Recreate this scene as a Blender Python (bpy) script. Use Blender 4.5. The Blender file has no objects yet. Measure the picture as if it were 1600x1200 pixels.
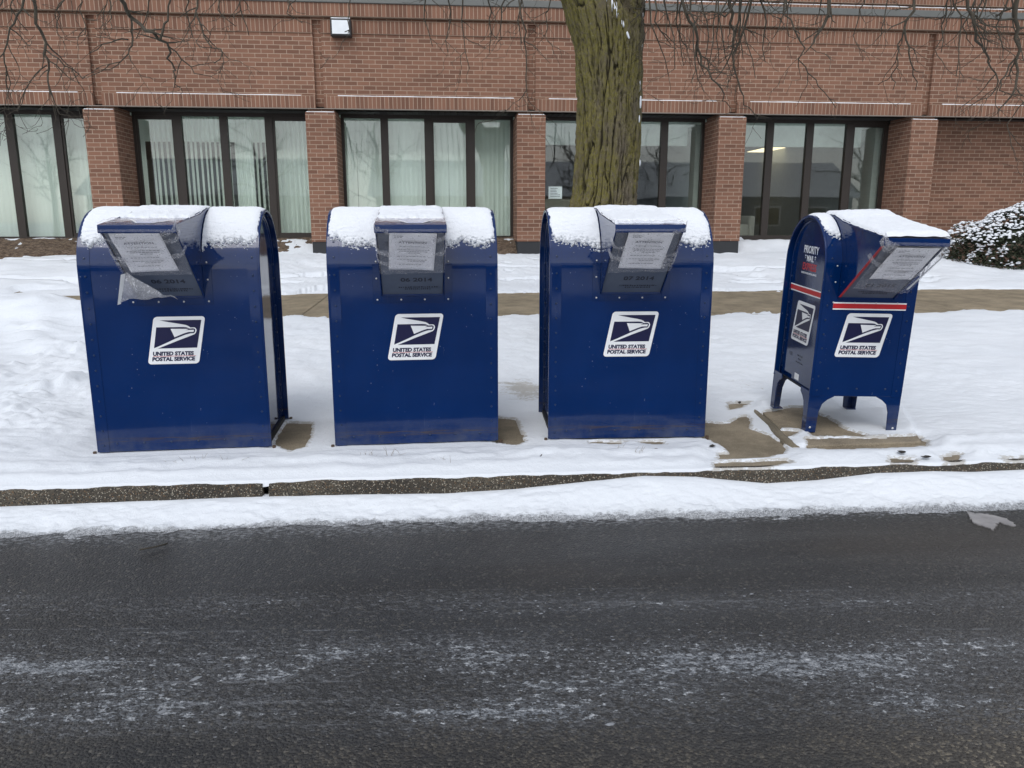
import bpy, bmesh, math, random
import numpy as np
from mathutils import Vector, Matrix, noise as mn

SC = bpy.context.scene
COL = SC.collection
R = math.radians
random.seed(7)

# ------------------------------------------------------------------ camera
cam = bpy.data.objects.new("camera", bpy.data.cameras.new("camera"))
COL.objects.link(cam)
cam.location = (0, 0, 1.17)
cam.rotation_euler = (R(90 - 11.8), 0, R(-5.2))
cam.data.sensor_width = 36.0
cam.data.lens = 36.0 * 1210 / 1600
cam.data.clip_start = 0.05
cam.data.clip_end = 4000
SC.camera = cam

# ------------------------------------------------------------------ world and sun (overcast)
SUN_EL, SUN_AZ = 52, 200
w = bpy.data.worlds.new("World"); SC.world = w; w.use_nodes = True
nt = w.node_tree
bg = nt.nodes["Background"]
sky = nt.nodes.new("ShaderNodeTexSky"); sky.sky_type = 'NISHITA'; sky.sun_disc = False
sky.sun_elevation = R(SUN_EL); sky.sun_rotation = R(SUN_AZ)
sky.dust_density = 1.2; sky.air_density = 1.0; sky.ozone_density = 1.0
hs = nt.nodes.new("ShaderNodeHueSaturation"); hs.inputs["Saturation"].default_value = 0.22
nt.links.new(sky.outputs[0], hs.inputs["Color"]); nt.links.new(hs.outputs[0], bg.inputs[0])
bg.inputs[1].default_value = 0.132
sl = bpy.data.lights.new("sun", 'SUN'); sl.energy = 0.5; sl.angle = R(25); sl.color = (1.0, 0.97, 0.93)
so = bpy.data.objects.new("sun", sl); COL.objects.link(so)
so.rotation_euler = (R(90 - SUN_EL), 0, R(180 - SUN_AZ)); so.location = (-6, -10, 20)
SC.view_settings.view_transform = 'Standard'; SC.view_settings.look = 'None'
SC.view_settings.gamma = 1; SC.view_settings.exposure = 0.80
SC.cycles.max_bounces = 8; SC.cycles.transparent_max_bounces = 16
SC.cycles.use_denoising = True

# ------------------------------------------------------------------ projection helpers (pixel of the 1600x1200 photo -> world)
F_, TH, YA, HC = 1210., R(11.8), R(5.2), 1.17
_fh = np.array([math.sin(YA), math.cos(YA), 0]); _r = np.array([math.cos(YA), -math.sin(YA), 0])
_fw = _fh * math.cos(TH) + np.array([0, 0, -math.sin(TH)]); _up = _fh * math.sin(TH) + np.array([0, 0, math.cos(TH)])
def _ray(u, v): return _fw + _r * (u - 800) / F_ + _up * (600 - v) / F_
def onY(u, v, Y): d = _ray(u, v); return Vector(np.array([0, 0, HC]) + d * (Y / d[1]))
def onZ(u, v, z=0.): d = _ray(u, v); return Vector(np.array([0, 0, HC]) + d * ((z - HC) / d[2]))

# ------------------------------------------------------------------ node helpers
class NT:
    def __init__(s, name):
        s.m = bpy.data.materials.new(name); s.m.use_nodes = True
        s.t = s.m.node_tree; s.b = s.t.nodes["Principled BSDF"]; s.out = s.t.nodes["Material Output"]
    def n(s, typ, **k):
        nd = s.t.nodes.new(typ)
        for a, v in k.items(): setattr(nd, a, v)
        return nd
    def l(s, a, b): s.t.links.new(a, b)
    def set(s, **k):
        for a, v in k.items():
            key = a.replace('_', ' ')
            s.b.inputs[key].default_value = v if not isinstance(v, tuple) or len(v) == 4 else (*v, 1)
    def _in(s, sock, v):
        if isinstance(v, (int, float)): sock.default_value = v
        elif isinstance(v, tuple): sock.default_value = v if len(v) == 4 or sock.type == 'VECTOR' else (*v, 1)
        else: s.l(v, sock)
    def math(s, op, a, b=0.0, clamp=False):
        nd = s.n("ShaderNodeMath", operation=op, use_clamp=clamp); s._in(nd.inputs[0], a); s._in(nd.inputs[1], b); return nd.outputs[0]
    def mix(s, f, a, b, typ='MIX'):
        nd = s.n("ShaderNodeMix", data_type='RGBA', blend_type=typ); s._in(nd.inputs[0], f); s._in(nd.inputs[6], a); s._in(nd.inputs[7], b); return nd.outputs[2]
    def ramp(s, f, stops):
        nd = s.n("ShaderNodeValToRGB"); cr = nd.color_ramp
        while len(cr.elements) < len(stops): cr.elements.new(0.5)
        for e, (p, c) in zip(cr.elements, stops):
            e.position = p; e.color = (c, c, c, 1) if isinstance(c, (int, float)) else (*c, 1)
        s._in(nd.inputs[0], f); return nd.outputs[0]
    def smooth(s, v, lo, hi):
        nd = s.n("ShaderNodeMapRange", interpolation_type='SMOOTHSTEP'); s._in(nd.inputs[0], v)
        nd.inputs[1].default_value = lo; nd.inputs[2].default_value = hi; return nd.outputs[0]
    def coord(s, kind='Object'): return s.n("ShaderNodeTexCoord").outputs[kind]
    def pos(s): return s.n("ShaderNodeNewGeometry").outputs['Position']
    def sep(s, v): nd = s.n("ShaderNodeSeparateXYZ"); s.l(v, nd.inputs[0]); return nd.outputs
    def comb(s, x, y, z):
        nd = s.n("ShaderNodeCombineXYZ"); [s._in(nd.inputs[i], q) for i, q in enumerate((x, y, z))]; return nd.outputs[0]
    def scale(s, v, sc):
        nd = s.n("ShaderNodeVectorMath", operation='MULTIPLY'); s.l(v, nd.inputs[0]); nd.inputs[1].default_value = sc; return nd.outputs[0]
    def noise(s, v, sc, det=3, rough=.5, col=False, dist=0):
        nd = s.n("ShaderNodeTexNoise"); s.l(v, nd.inputs['Vector']); nd.inputs['Scale'].default_value = sc
        nd.inputs['Detail'].default_value = det; nd.inputs['Roughness'].default_value = rough; nd.inputs['Distortion'].default_value = dist
        return nd.outputs[1 if col else 0]
    def voro(s, v, sc, feat='F1', out='Distance', rnd=1):
        nd = s.n("ShaderNodeTexVoronoi", feature=feat); s.l(v, nd.inputs['Vector']); nd.inputs['Scale'].default_value = sc
        nd.inputs['Randomness'].default_value = rnd
        return nd.outputs[out]
    def bump(s, h, st=.3, dist=.01, prev=None):
        nd = s.n("ShaderNodeBump"); nd.inputs['Strength'].default_value = st; nd.inputs['Distance'].default_value = dist
        s.l(h, nd.inputs['Height'])
        if prev is not None: s.l(prev, nd.inputs['Normal'])
        s.l(nd.outputs[0], s.b.inputs['Normal']); return nd.outputs[0]
    def base(s, c): s._in(s.b.inputs['Base Color'], c)
    def rough(s, v): s._in(s.b.inputs['Roughness'], v)

def schlick(t, f0):   # reflectance that is the same from both sides of a thin sheet
    lw = t.n("ShaderNodeLayerWeight"); lw.inputs[0].default_value = .5
    return t.math('ADD', f0, t.math('MULTIPLY', t.math('POWER', lw.outputs['Facing'], 5.0), 1 - f0))

def plain(name, c, rough=.5, metal=0, spec=.5):
    t = NT(name); t.base(c); t.rough(rough); t.b.inputs['Metallic'].default_value = metal; t.b.inputs['Specular IOR Level'].default_value = spec
    v = t.coord(); t.base(t.mix(t.noise(v, 9, 4), tuple(x * .88 for x in c), tuple(min(1, x * 1.1) for x in c)))
    return t.m

# --- paint
def paint(name, c):
    t = NT(name); v = t.coord(); p = t.sep(v)
    base = t.mix(t.smooth(t.noise(v, 3.2, 4), .35, .7), c, tuple(x * 1.15 + .001 for x in c))
    # rusty scratches near the bottom
    band = t.math('MULTIPLY', t.smooth(t.math('ABSOLUTE', t.math('SUBTRACT', p[2], .075)), .022, .0), t.smooth(t.noise(t.scale(v, (2, 2, 60)), 2.2, 5, .65), .46, .58))
    base = t.mix(t.math('MULTIPLY', band, .8), base, (.045, .03, .022))
    streak = t.smooth(t.noise(t.scale(v, (28, 28, 1.4)), 1.5, 5, .6), .66, .85)
    base = t.mix(t.math('MULTIPLY', streak, .26), base, (.09, .13, .2))
    sp = t.math('MULTIPLY', t.smooth(t.voro(v, 36), .11, .05), t.smooth(t.noise(v, 4, 2), .48, .62))
    scr = t.math('MULTIPLY', t.smooth(t.noise(t.scale(v, (60, 60, 3)), 1.0, 3, .7, dist=1), .70, .74), t.smooth(t.noise(v, 2.5, 2), .5, .6))
    base = t.mix(t.math('MULTIPLY', scr, .35), base, (.2, .24, .3))
    lowd = t.math('MULTIPLY', t.smooth(p[2], .20, .0), t.smooth(t.noise(v, 7, 6, .7), .38, .7))
    base = t.mix(t.math('MULTIPLY', lowd, .35), base, (.10, .105, .11))
    base = t.mix(t.math('MULTIPLY', sp, .6), base, (.25, .3, .4))
    t.base(base)
    t.rough(t.math('ADD', t.math('MULTIPLY', t.noise(v, 7, 5, .65), .08), .02))
    t.b.inputs['Specular IOR Level'].default_value = .40
    h = t.math('ADD', t.math('MULTIPLY', t.noise(v, 190, 1), .35), t.math('MULTIPLY', t.noise(v, 2.6, 3), 9))
    t.bump(h, .14, .0012)
    return t.m
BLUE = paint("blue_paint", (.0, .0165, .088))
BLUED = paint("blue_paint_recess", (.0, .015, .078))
FLAP = NT("weathered_flap"); _v = FLAP.coord()
FLAP.base(FLAP.mix(FLAP.noise(_v, 11, 5), (.05, .068, .11), (.09, .115, .17))); FLAP.rough(.42)
FLAP.bump(FLAP.noise(_v, 60, 4), .12, .002); FLAP = FLAP.m
RIVET = plain("painted_rivet", (.004, .02, .07), .3)
BOLT = plain("bare_bolt", (.55, .55, .56), .35, .6)
DARK = plain("dark_gap", (.006, .007, .01), .7)
RUST = plain("rusty_bolt", (.07, .045, .03), .8)
WHITE = plain("decal_white", (.80, .82, .84), .4)
NAVY = plain("decal_navy", (.002, .0035, .045), .4)
RED = plain("decal_red", (.48, .012, .018), .4)
INK = plain("ink_grey", (.12, .12, .15), .8)
TXT = plain("stamp_ink", (.004, .008, .025), .5)
WHITEINK = plain("white_ink", (.8, .82, .85), .5)

def snowmat(name, dirt=False, bumps=1.0):
    t = NT(name); v = t.coord()
    c = t.mix(t.noise(v, 2.5, 4), (.69, .73, .785), (.77, .80, .845))
    t.base(c); t.rough(.75); t.b.inputs['Specular IOR Level'].default_value = .25
    h = t.math('ADD', t.noise(v, 55, 5, .65), t.math('MULTIPLY', t.noise(v, 220, 3, .6), .25))
    t.bump(h, .5 * bumps, .006)
    return t
SNOW = snowmat("snow").m
t = NT("crusty_snow"); v = t.coord()
t.base((.74, .775, .83)); t.rough(.7); t.b.inputs['Specular IOR Level'].default_value = .3
t.bump(t.math('ADD', t.voro(v, 120, 'SMOOTH_F1'), t.noise(v, 300, 3)), .55, .004); SNOWCAP = t.m

# paper
t = NT("paper_sheet"); v = t.coord(); t.base(t.mix(t.noise(v, 14, 3), (.93, .93, .96), (.96, .96, .98))); t.rough(.6); t.bump(t.noise(v, 18, 3), .25, .004); PAPER = t.m
def film(name, milky, gl=.35):
    t = NT(name); v = t.coord()
    tr = t.n("ShaderNodeBsdfTransparent"); tr.inputs[0].default_value = (.985, .985, 1, 1)
    t.base((.9, .9, .94)); t.rough(.16)
    wr = t.noise(t.scale(v, (1, 1.5, .7)), 26, 5, .6, dist=1.8)
    t.bump(wr, 1.0, .02)
    mixs = t.n("ShaderNodeMixShader")
    crease_glint = t.smooth(t.noise(t.scale(v, (1, 1.2, .8)), 34, 5, .7, dist=3.0), .55, .64)  # highlights on the wrinkles, painted as white streaks along the creases
    fac = t.math('ADD', t.math('MULTIPLY', schlick(t, .06), gl), t.math('ADD', t.math('MULTIPLY', crease_glint, milky * 1.4), milky * .5), True)
    t.l(fac, mixs.inputs[0]); t.l(tr.outputs[0], mixs.inputs[1]); t.l(t.b.outputs[0], mixs.inputs[2]); t.l(mixs.outputs[0], t.out.inputs[0])
    return t.m
TOPFILM = film("thin_clear_plastic", .05, .9)
FILM = film("clear_plastic", .17, .5)
MILK = film("milky_plastic", .95, .8)
TAPE = film("shiny_tape", .42, .9)

# --- brick
def brick(name, soldier=False, z0=0.0, dark=1.0):
    t = NT(name); p = t.sep(t.pos())
    nn = t.sep(t.n("ShaderNodeNewGeometry").outputs['True Normal'])
    fx = t.math('GREATER_THAN', t.math('ABSOLUTE', nn[0]), .5)
    h = t.math('ADD', t.math('MULTIPLY', p[0], t.math('SUBTRACT', 1, fx)), t.math('MULTIPLY', p[1], fx))
    z = t.math('SUBTRACT', p[2], z0)
    vec = t.comb(z, h, 0) if soldier else t.comb(h, z, 0)
    b = t.n("ShaderNodeTexBrick"); t.l(vec, b.inputs['Vector'])
    b.offset = 0 if soldier else .5; b.offset_frequency = 2
    b.inputs['Scale'].default_value = 1; b.inputs['Brick Width'].default_value = .2033; b.inputs['Row Height'].default_value = .0677
    b.inputs['Mortar Size'].default_value = .0058; b.inputs['Mortar Smooth'].default_value = .25; b.inputs['Bias'].default_value = -.2
    d = dark
    b.inputs['Color1'].default_value = (.24 * d, .126 * d, .086 * d, 1); b.inputs['Color2'].default_value = (.145 * d, .076 * d, .054 * d, 1)
    b.inputs['Mortar'].default_value = (.39 * d, .29 * d, .22 * d, 1)
    v = t.pos()
    c = t.mix(t.math('MULTIPLY', t.smooth(t.noise(v, .9, 4), .35, .75), .45), b.outputs[0], t.mix(1.0, b.outputs[0], (.72, .72, .74), 'MULTIPLY'))
    c = t.mix(t.math('MULTIPLY', t.noise(v, 60, 4, .7), .35), c, t.mix(1.0, c, (.6, .58, .56), 'MULTIPLY'))
    # pale efflorescence / weather streaks
    c = t.mix(t.math('MULTIPLY', t.smooth(t.noise(t.scale(v, (2.2, 2.2, .5)), 2, 5, .6), .62, .85), .22), c, (.42, .33, .28))
    t.base(c); t.rough(.85); t.b.inputs['Specular IOR Level'].default_value = .2
    t.bump(t.math('ADD', t.math('MULTIPLY', b.outputs[1], -1), t.math('MULTIPLY', t.noise(v, 90, 3), .3)), .5, .006)
    return t.m
BRICK = brick("red_brick"); SOLD1 = brick("red_brick_soldier", True, 3.01); SOLD2 = brick("red_brick_soldier_high", True, 4.185); SOLD3 = brick("red_brick_soldier_top", True, 4.43)
BRONZE = plain("bronze_frame", (.028, .021, .017), .45, .2)
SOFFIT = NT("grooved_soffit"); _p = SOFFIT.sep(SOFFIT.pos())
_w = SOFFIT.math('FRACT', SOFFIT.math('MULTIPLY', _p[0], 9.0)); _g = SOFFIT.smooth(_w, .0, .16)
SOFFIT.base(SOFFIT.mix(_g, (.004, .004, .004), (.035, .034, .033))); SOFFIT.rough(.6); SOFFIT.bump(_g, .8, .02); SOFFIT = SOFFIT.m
METAL = plain("grey_coping_metal", (.125, .13, .125), .5, .3)
TARRED = plain("dark_foundation_coating", (.02, .022, .026), .7)
ROOM = plain("room_wall", (.30, .32, .30), .8)
CEIL = plain("room_ceiling", (.16, .165, .16), .9)
CARPET = plain("room_floor", (.05, .05, .05), .9)
PELMET = plain("pale_bulkhead", (.8, .86, .82), .7)
t = NT("pale_blind_fabric"); v = t.coord(); t.base((.90, .94, .90)); t.rough(.8)
_tl = t.n("ShaderNodeBsdfTranslucent"); _tl.inputs[0].default_value = (.85, .9, .85, 1); _m = t.n("ShaderNodeMixShader"); _m.inputs[0].default_value = .45
t.l(t.b.outputs[0], _m.inputs[1]); t.l(_tl.outputs[0], _m.inputs[2]); t.l(_m.outputs[0], t.out.inputs[0]); BLIND = t.m
BUFF = plain("tan_upholstery", (.55, .50, .42), .8)
t = NT("tinted_glass")
tr = t.n("ShaderNodeBsdfTransparent"); tr.inputs[0].default_value = (.945, .98, .965, 1)
gl = t.n("ShaderNodeBsdfGlossy"); gl.inputs['Roughness'].default_value = .02
vg = t.pos(); bn = t.n("ShaderNodeBump"); bn.inputs['Strength'].default_value = .02; bn.inputs['Distance'].default_value = .02; t.l(t.noise(vg, 1.2, 1), bn.inputs['Height']); t.l(bn.outputs[0], gl.inputs['Normal'])
ms = t.n("ShaderNodeMixShader"); t.l(schlick(t, .075), ms.inputs[0]); t.l(tr.outputs[0], ms.inputs[1]); t.l(gl.outputs[0], ms.inputs[2]); t.l(ms.outputs[0], t.out.inputs[0]); GLASS = t.m
def emis(name, c, s):
    t = NT(name); e = t.n("ShaderNodeEmission"); e.inputs[0].default_value = (*c, 1); e.inputs[1].default_value = s; t.l(e.outputs[0], t.out.inputs[0]); return t.m
LAMP = emis("lit_ceiling_panel", (1.0, .80, .48), 1.1)
FILLPANEL = emis("added_blind_fill", (.93, 1.0, .93), 2.2)  # glow for the added panels that brighten the blinds from behind

# --- concrete, kerb, asphalt
def concrete(name, a, b, agg=.5):
    t = NT(name); v = t.pos()
    c = t.mix(t.smooth(t.noise(v, 3.0, 7, .7), .3, .7), tuple(x * .85 for x in a), tuple(x * 1.1 for x in b))
    c = t.mix(t.math('MULTIPLY', t.smooth(t.voro(v, 170), .38, .12), agg), c, tuple(x * 1.7 for x in b))
    c = t.mix(t.math('MULTIPLY', t.smooth(t.noise(v, 120, 4, .7), .5, .7), .5), c, tuple(x * .6 for x in a))
    t.base(c); t.rough(.85); t.bump(t.math('ADD', t.noise(v, 160, 4, .7), t.voro(v, 120)), .6, .003); return t.m
SIDEW = concrete("sidewalk_concrete", (.20, .165, .112), (.29, .24, .165), .15)
PADC = concrete("pad_concrete", (.165, .137, .095), (.26, .22, .16), .4)
t = NT("exposed_aggregate"); v = t.pos()
cell = t.n("ShaderNodeTexVoronoi"); t.l(v, cell.inputs['Vector']); cell.inputs['Scale'].default_value = 210
cs = t.sep(cell.outputs['Color'])
c = t.mix(t.smooth(t.noise(v, 2.3, 4), .35, .7), (.045, .037, .027), (.095, .08, .058))
c = t.mix(t.smooth(cs[0], .86, .92), c, (.34, .31, .25)); c = t.mix(t.smooth(cs[1], .93, .95), c, (.15, .09, .045))
c = t.mix(t.smooth(cs[2], .75, .85), c, (.02, .018, .016))
t.base(c); t.rough(.6); t.bump(cell.outputs['Distance'], 1.0, -.006); KERB = t.m

t = NT("wet_asphalt"); v = t.pos(); p = t.sep(v)
agg = t.n("ShaderNodeTexVoronoi"); t.l(v, agg.inputs['Vector']); agg.inputs['Scale'].default_value = 115
ac = t.sep(agg.outputs['Color'])
wet = t.smooth(t.noise(t.scale(v, (.22, 1.4, 1)), 1.3, 5, .55), .40, .62)
c = t.mix(wet, (.0075, .008, .0105), (.026, .0255, .026))
right_sheen = t.math('MULTIPLY', t.smooth(p[0], -.4, 1.9), .55)  # grey sheen painted into the asphalt colour, lighter towards the right
c = t.mix(right_sheen, c, t.mix(t.noise(v, 30, 3), (.026, .0265, .028), (.042, .0415, .040)))
c = t.mix(t.smooth(ac[0], .84, .94), c, (.085, .08, .072)); c = t.mix(t.smooth(ac[1], .84, .95), c, (.008, .008, .010))
brown = t.math('MULTIPLY', t.smooth(p[1], 2.0, 1.5), t.smooth(t.noise(t.scale(v, (.5, 1, 1)), 1.3, 3), .40, .56))
c = t.mix(t.math('MULTIPLY', brown, .7), c, (.065, .055, .043))
c = t.mix(t.math('MULTIPLY', t.smooth(ac[2], .74, .86), t.math('MULTIPLY', brown, .7)), c, (.24, .21, .16))
brown2 = t.math('MULTIPLY', t.smooth(t.math('ABSOLUTE', t.math('SUBTRACT', p[1], 2.85)), .35, .0), t.smooth(t.noise(t.scale(v, (.6, 1, 1)), 1.1, 2), .45, .6))
c = t.mix(t.math('MULTIPLY', brown2, .45), c, (.06, .048, .038))
yt = t.math('ADD', p[1], t.math('MULTIPLY', p[0], .075)); v2 = t.comb(p[0], yt, 0)
def gband(y0, wd):
    d = t.math('DIVIDE', t.math('SUBTRACT', yt, y0), wd); return t.math('POWER', 2.718, t.math('MULTIPLY', t.math('MULTIPLY', d, d), -1))
patchy = t.math('ADD', .45, t.math('MULTIPLY', t.smooth(t.noise(t.scale(v2, (.9, 2.2, 1)), 1.9, 3), .3, .66), .75))
band = t.math('ADD', t.math('ADD', gband(2.12, .17), t.math('MULTIPLY', gband(2.50, .10), .62)), t.math('MULTIPLY', gband(1.88, .10), .72))
band = t.math('MULTIPLY', band, patchy)
fl = t.noise(t.scale(v2, (.7, 1.2, 1)), 36, 5, .74)
fine = t.noise(t.scale(v2, (.8, 1.1, 1)), 110, 3, .6)
fl2 = t.noise(t.scale(v2, (.10, 2.4, 1)), 11, 4, .6)
flk = t.math('ADD', t.math('ADD', t.math('MULTIPLY', fl, .50), t.math('MULTIPLY', fl2, .20)), t.math('MULTIPLY', fine, .30))
thr = t.math('SUBTRACT', .69, t.math('MULTIPLY', band, .205))
chips = t.smooth(t.math('ADD', t.noise(t.scale(v2, (.8, 1.1, 1)), 52, 4, .65), t.math('MULTIPLY', band, .13)), .585, .66)
chips = t.math('MULTIPLY', chips, t.smooth(band, .08, .4))
c = t.mix(t.math('MULTIPLY', chips, .7), c, (.13, .137, .15))
ice = t.smooth(t.math('SUBTRACT', flk, thr), 0.0, .03)
film_ = t.math('MULTIPLY', band, t.smooth(flk, .42, .58), True)
c = t.mix(t.math('MULTIPLY', film_, .6), c, (.11, .116, .13))
c = t.mix(t.math('MULTIPLY', ice, .95), c, t.mix(t.smooth(fl, .5, .75), (.22, .24, .27), (.72, .75, .79)))
line = t.math('MULTIPLY', t.smooth(t.noise(t.scale(v2, (.05, 3.0, 1)), 13, 2, .5), .635, .66), t.smooth(t.noise(t.scale(v2, (1.5, 3, 1)), 9, 4, .7), .46, .6))
line = t.math('MULTIPLY', line, t.smooth(t.math('ABSOLUTE', t.math('SUBTRACT', yt, 2.2)), .55, .2))
c = t.mix(t.math('MULTIPLY', line, .35), c, (.33, .35, .39))
nk = t.smooth(p[1], 2.92, 3.26)
slm = t.smooth(t.math('ADD', t.math('MULTIPLY', t.noise(t.scale(v, (.55, 1.3, 1)), 75, 4, .7), 1.0), t.math('MULTIPLY', nk, .30)), .72, .88)
c = t.mix(t.math('MULTIPLY', slm, .6), c, (.40, .42, .45))
salt = t.math('MULTIPLY', t.smooth(t.noise(v, 85, 3, .6), .68, .74), .30)
c = t.mix(salt, c, (.2, .2, .2))
gr = t.noise(v, 260, 2, .7)
c = t.mix(t.math('MULTIPLY', t.smooth(gr, .55, .75), .5), c, (.105, .103, .10)); c = t.mix(t.math('MULTIPLY', t.smooth(gr, .45, .28), .8), c, (.006, .006, .008))
t.base(c)
t.rough(t.math('ADD', .30, t.math('MULTIPLY', wet, .28))); t.b.inputs['Specular IOR Level'].default_value = .5
hb = t.math('ADD', t.math('ADD', t.math('MULTIPLY', agg.outputs['Distance'], -1.0), t.math('MULTIPLY', t.noise(v, 190, 3, .7), .9)), t.math('MULTIPLY', ice, 1.2))
t.bump(hb, 1.0, .011); ASPH = t.m

# snow ground: thin smears where the concrete below shows through; slush toward the road
t = NT("ground_snow"); v = t.pos(); 
att = t.n("ShaderNodeAttribute", attribute_name="thin").outputs['Fac']; slu = t.n("ShaderNodeAttribute", attribute_name="slush").outputs['Fac']
c = t.mix(t.noise(v, 1.4, 5), (.63, .675, .735), (.74, .775, .825))
pn = t.math('ADD', t.math('MULTIPLY', t.noise(t.scale(v, (1, 2.2, 1)), 34, 5, .7), .6), t.math('MULTIPLY', t.noise(t.scale(v, (.5, 2, 1)), 7, 4, .6), .4))
m = t.smooth(t.math('ADD', t.math('SUBTRACT', pn, .84), t.math('MULTIPLY', att, .52)), 0, .12)
c = t.mix(t.math('MULTIPLY', m, .62), c, (.30, .265, .205))
sn = t.math('ADD', t.math('MULTIPLY', t.noise(t.scale(v, (.7, 1.2, 1)), 60, 5, .75), .75), t.math('MULTIPLY', t.noise(v, 9, 3), .25))
ms_ = t.smooth(t.math('ADD', t.math('SUBTRACT', sn, 1.02), t.math('MULTIPLY', slu, 1.05)), 0, .25)
c = t.mix(t.math('MULTIPLY', t.smooth(slu, .1, .8), .5), c, (.52, .55, .59))
c = t.mix(t.math('MULTIPLY', ms_, .8), c, t.mix(t.smooth(t.noise(v, 170, 4, .7), .4, .62), (.035, .036, .04), (.34, .355, .38)))
t.base(c); t.rough(.72); t.b.inputs['Specular IOR Level'].default_value = .25
hh = t.math('ADD', t.noise(v, 26, 5, .6), t.math('MULTIPLY', t.noise(v, 150, 4, .65), .35))
hh = t.math('ADD', hh, t.math('MULTIPLY', t.noise(v, 70, 4, .7), t.math('MULTIPLY', t.smooth(slu, .1, .5), 1.4)))
t.bump(hh, .42, .012); GSNOW = t.m

# bark
t = NT("mossy_bark"); v = t.coord(); furrow = t.n("ShaderNodeAttribute", attribute_name="furrow").outputs['Fac']
moss = t.smooth(t.math('ADD', t.noise(t.scale(v, (1, 1, .4)), 3.6, 6, .7), t.math('MULTIPLY', t.sep(v)[0], -.16)), .38, .56)
c = t.mix(t.noise(v, 24, 5, .7), (.10, .086, .062), (.24, .205, .15))
c = t.mix(t.math('MULTIPLY', moss, t.smooth(t.noise(v, 40, 5, .7), .3, .6)), c, t.mix(t.noise(v, 7, 3), (.165, .15, .055), (.26, .23, .065)))
c = t.mix(t.smooth(t.noise(v, 75, 4, .7), .62, .70), c, (.30, .31, .25))
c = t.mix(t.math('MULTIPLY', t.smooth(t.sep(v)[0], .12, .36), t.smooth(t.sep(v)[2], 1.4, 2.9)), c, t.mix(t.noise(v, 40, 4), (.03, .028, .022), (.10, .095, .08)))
c = t.mix(t.math('MULTIPLY', t.smooth(furrow, .35, .85), .8), c, (.022, .019, .014))
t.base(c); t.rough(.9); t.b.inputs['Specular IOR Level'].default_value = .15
t.bump(t.math('ADD', t.noise(t.scale(v, (1, 1, .3)), 60, 5, .75), t.noise(v, 130, 3)), 1.0, .022); BARK = t.m
t = NT("twig_bark"); v = t.coord(); t.base(t.mix(t.noise(v, 12, 4), (.022, .018, .013), (.075, .064, .045))); t.rough(.85); TWIG = t.m
YEW = NT("yew_needles"); v = YEW.coord(); YEW.base(YEW.mix(YEW.noise(v, 6, 4), (.012, .022, .010), (.04, .05, .022))); YEW.rough(.6); YEW = YEW.m
BROWNLEAF = plain("brown_leaves", (.075, .042, .028), .8)
CHIP = NT("bark_mulch"); v = CHIP.pos(); ch = CHIP.n("ShaderNodeTexVoronoi"); CHIP.l(CHIP.scale(v, (1, 2, 2)), ch.inputs['Vector']); ch.inputs['Scale'].default_value = 22
_c = CHIP.sep(ch.outputs['Color']); CHIP.base(CHIP.mix(_c[0], (.055, .034, .022), (.19, .14, .10))); CHIP.rough(.9); CHIP.bump(ch.outputs['Distance'], 1, .03); CHIP = CHIP.m

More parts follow.
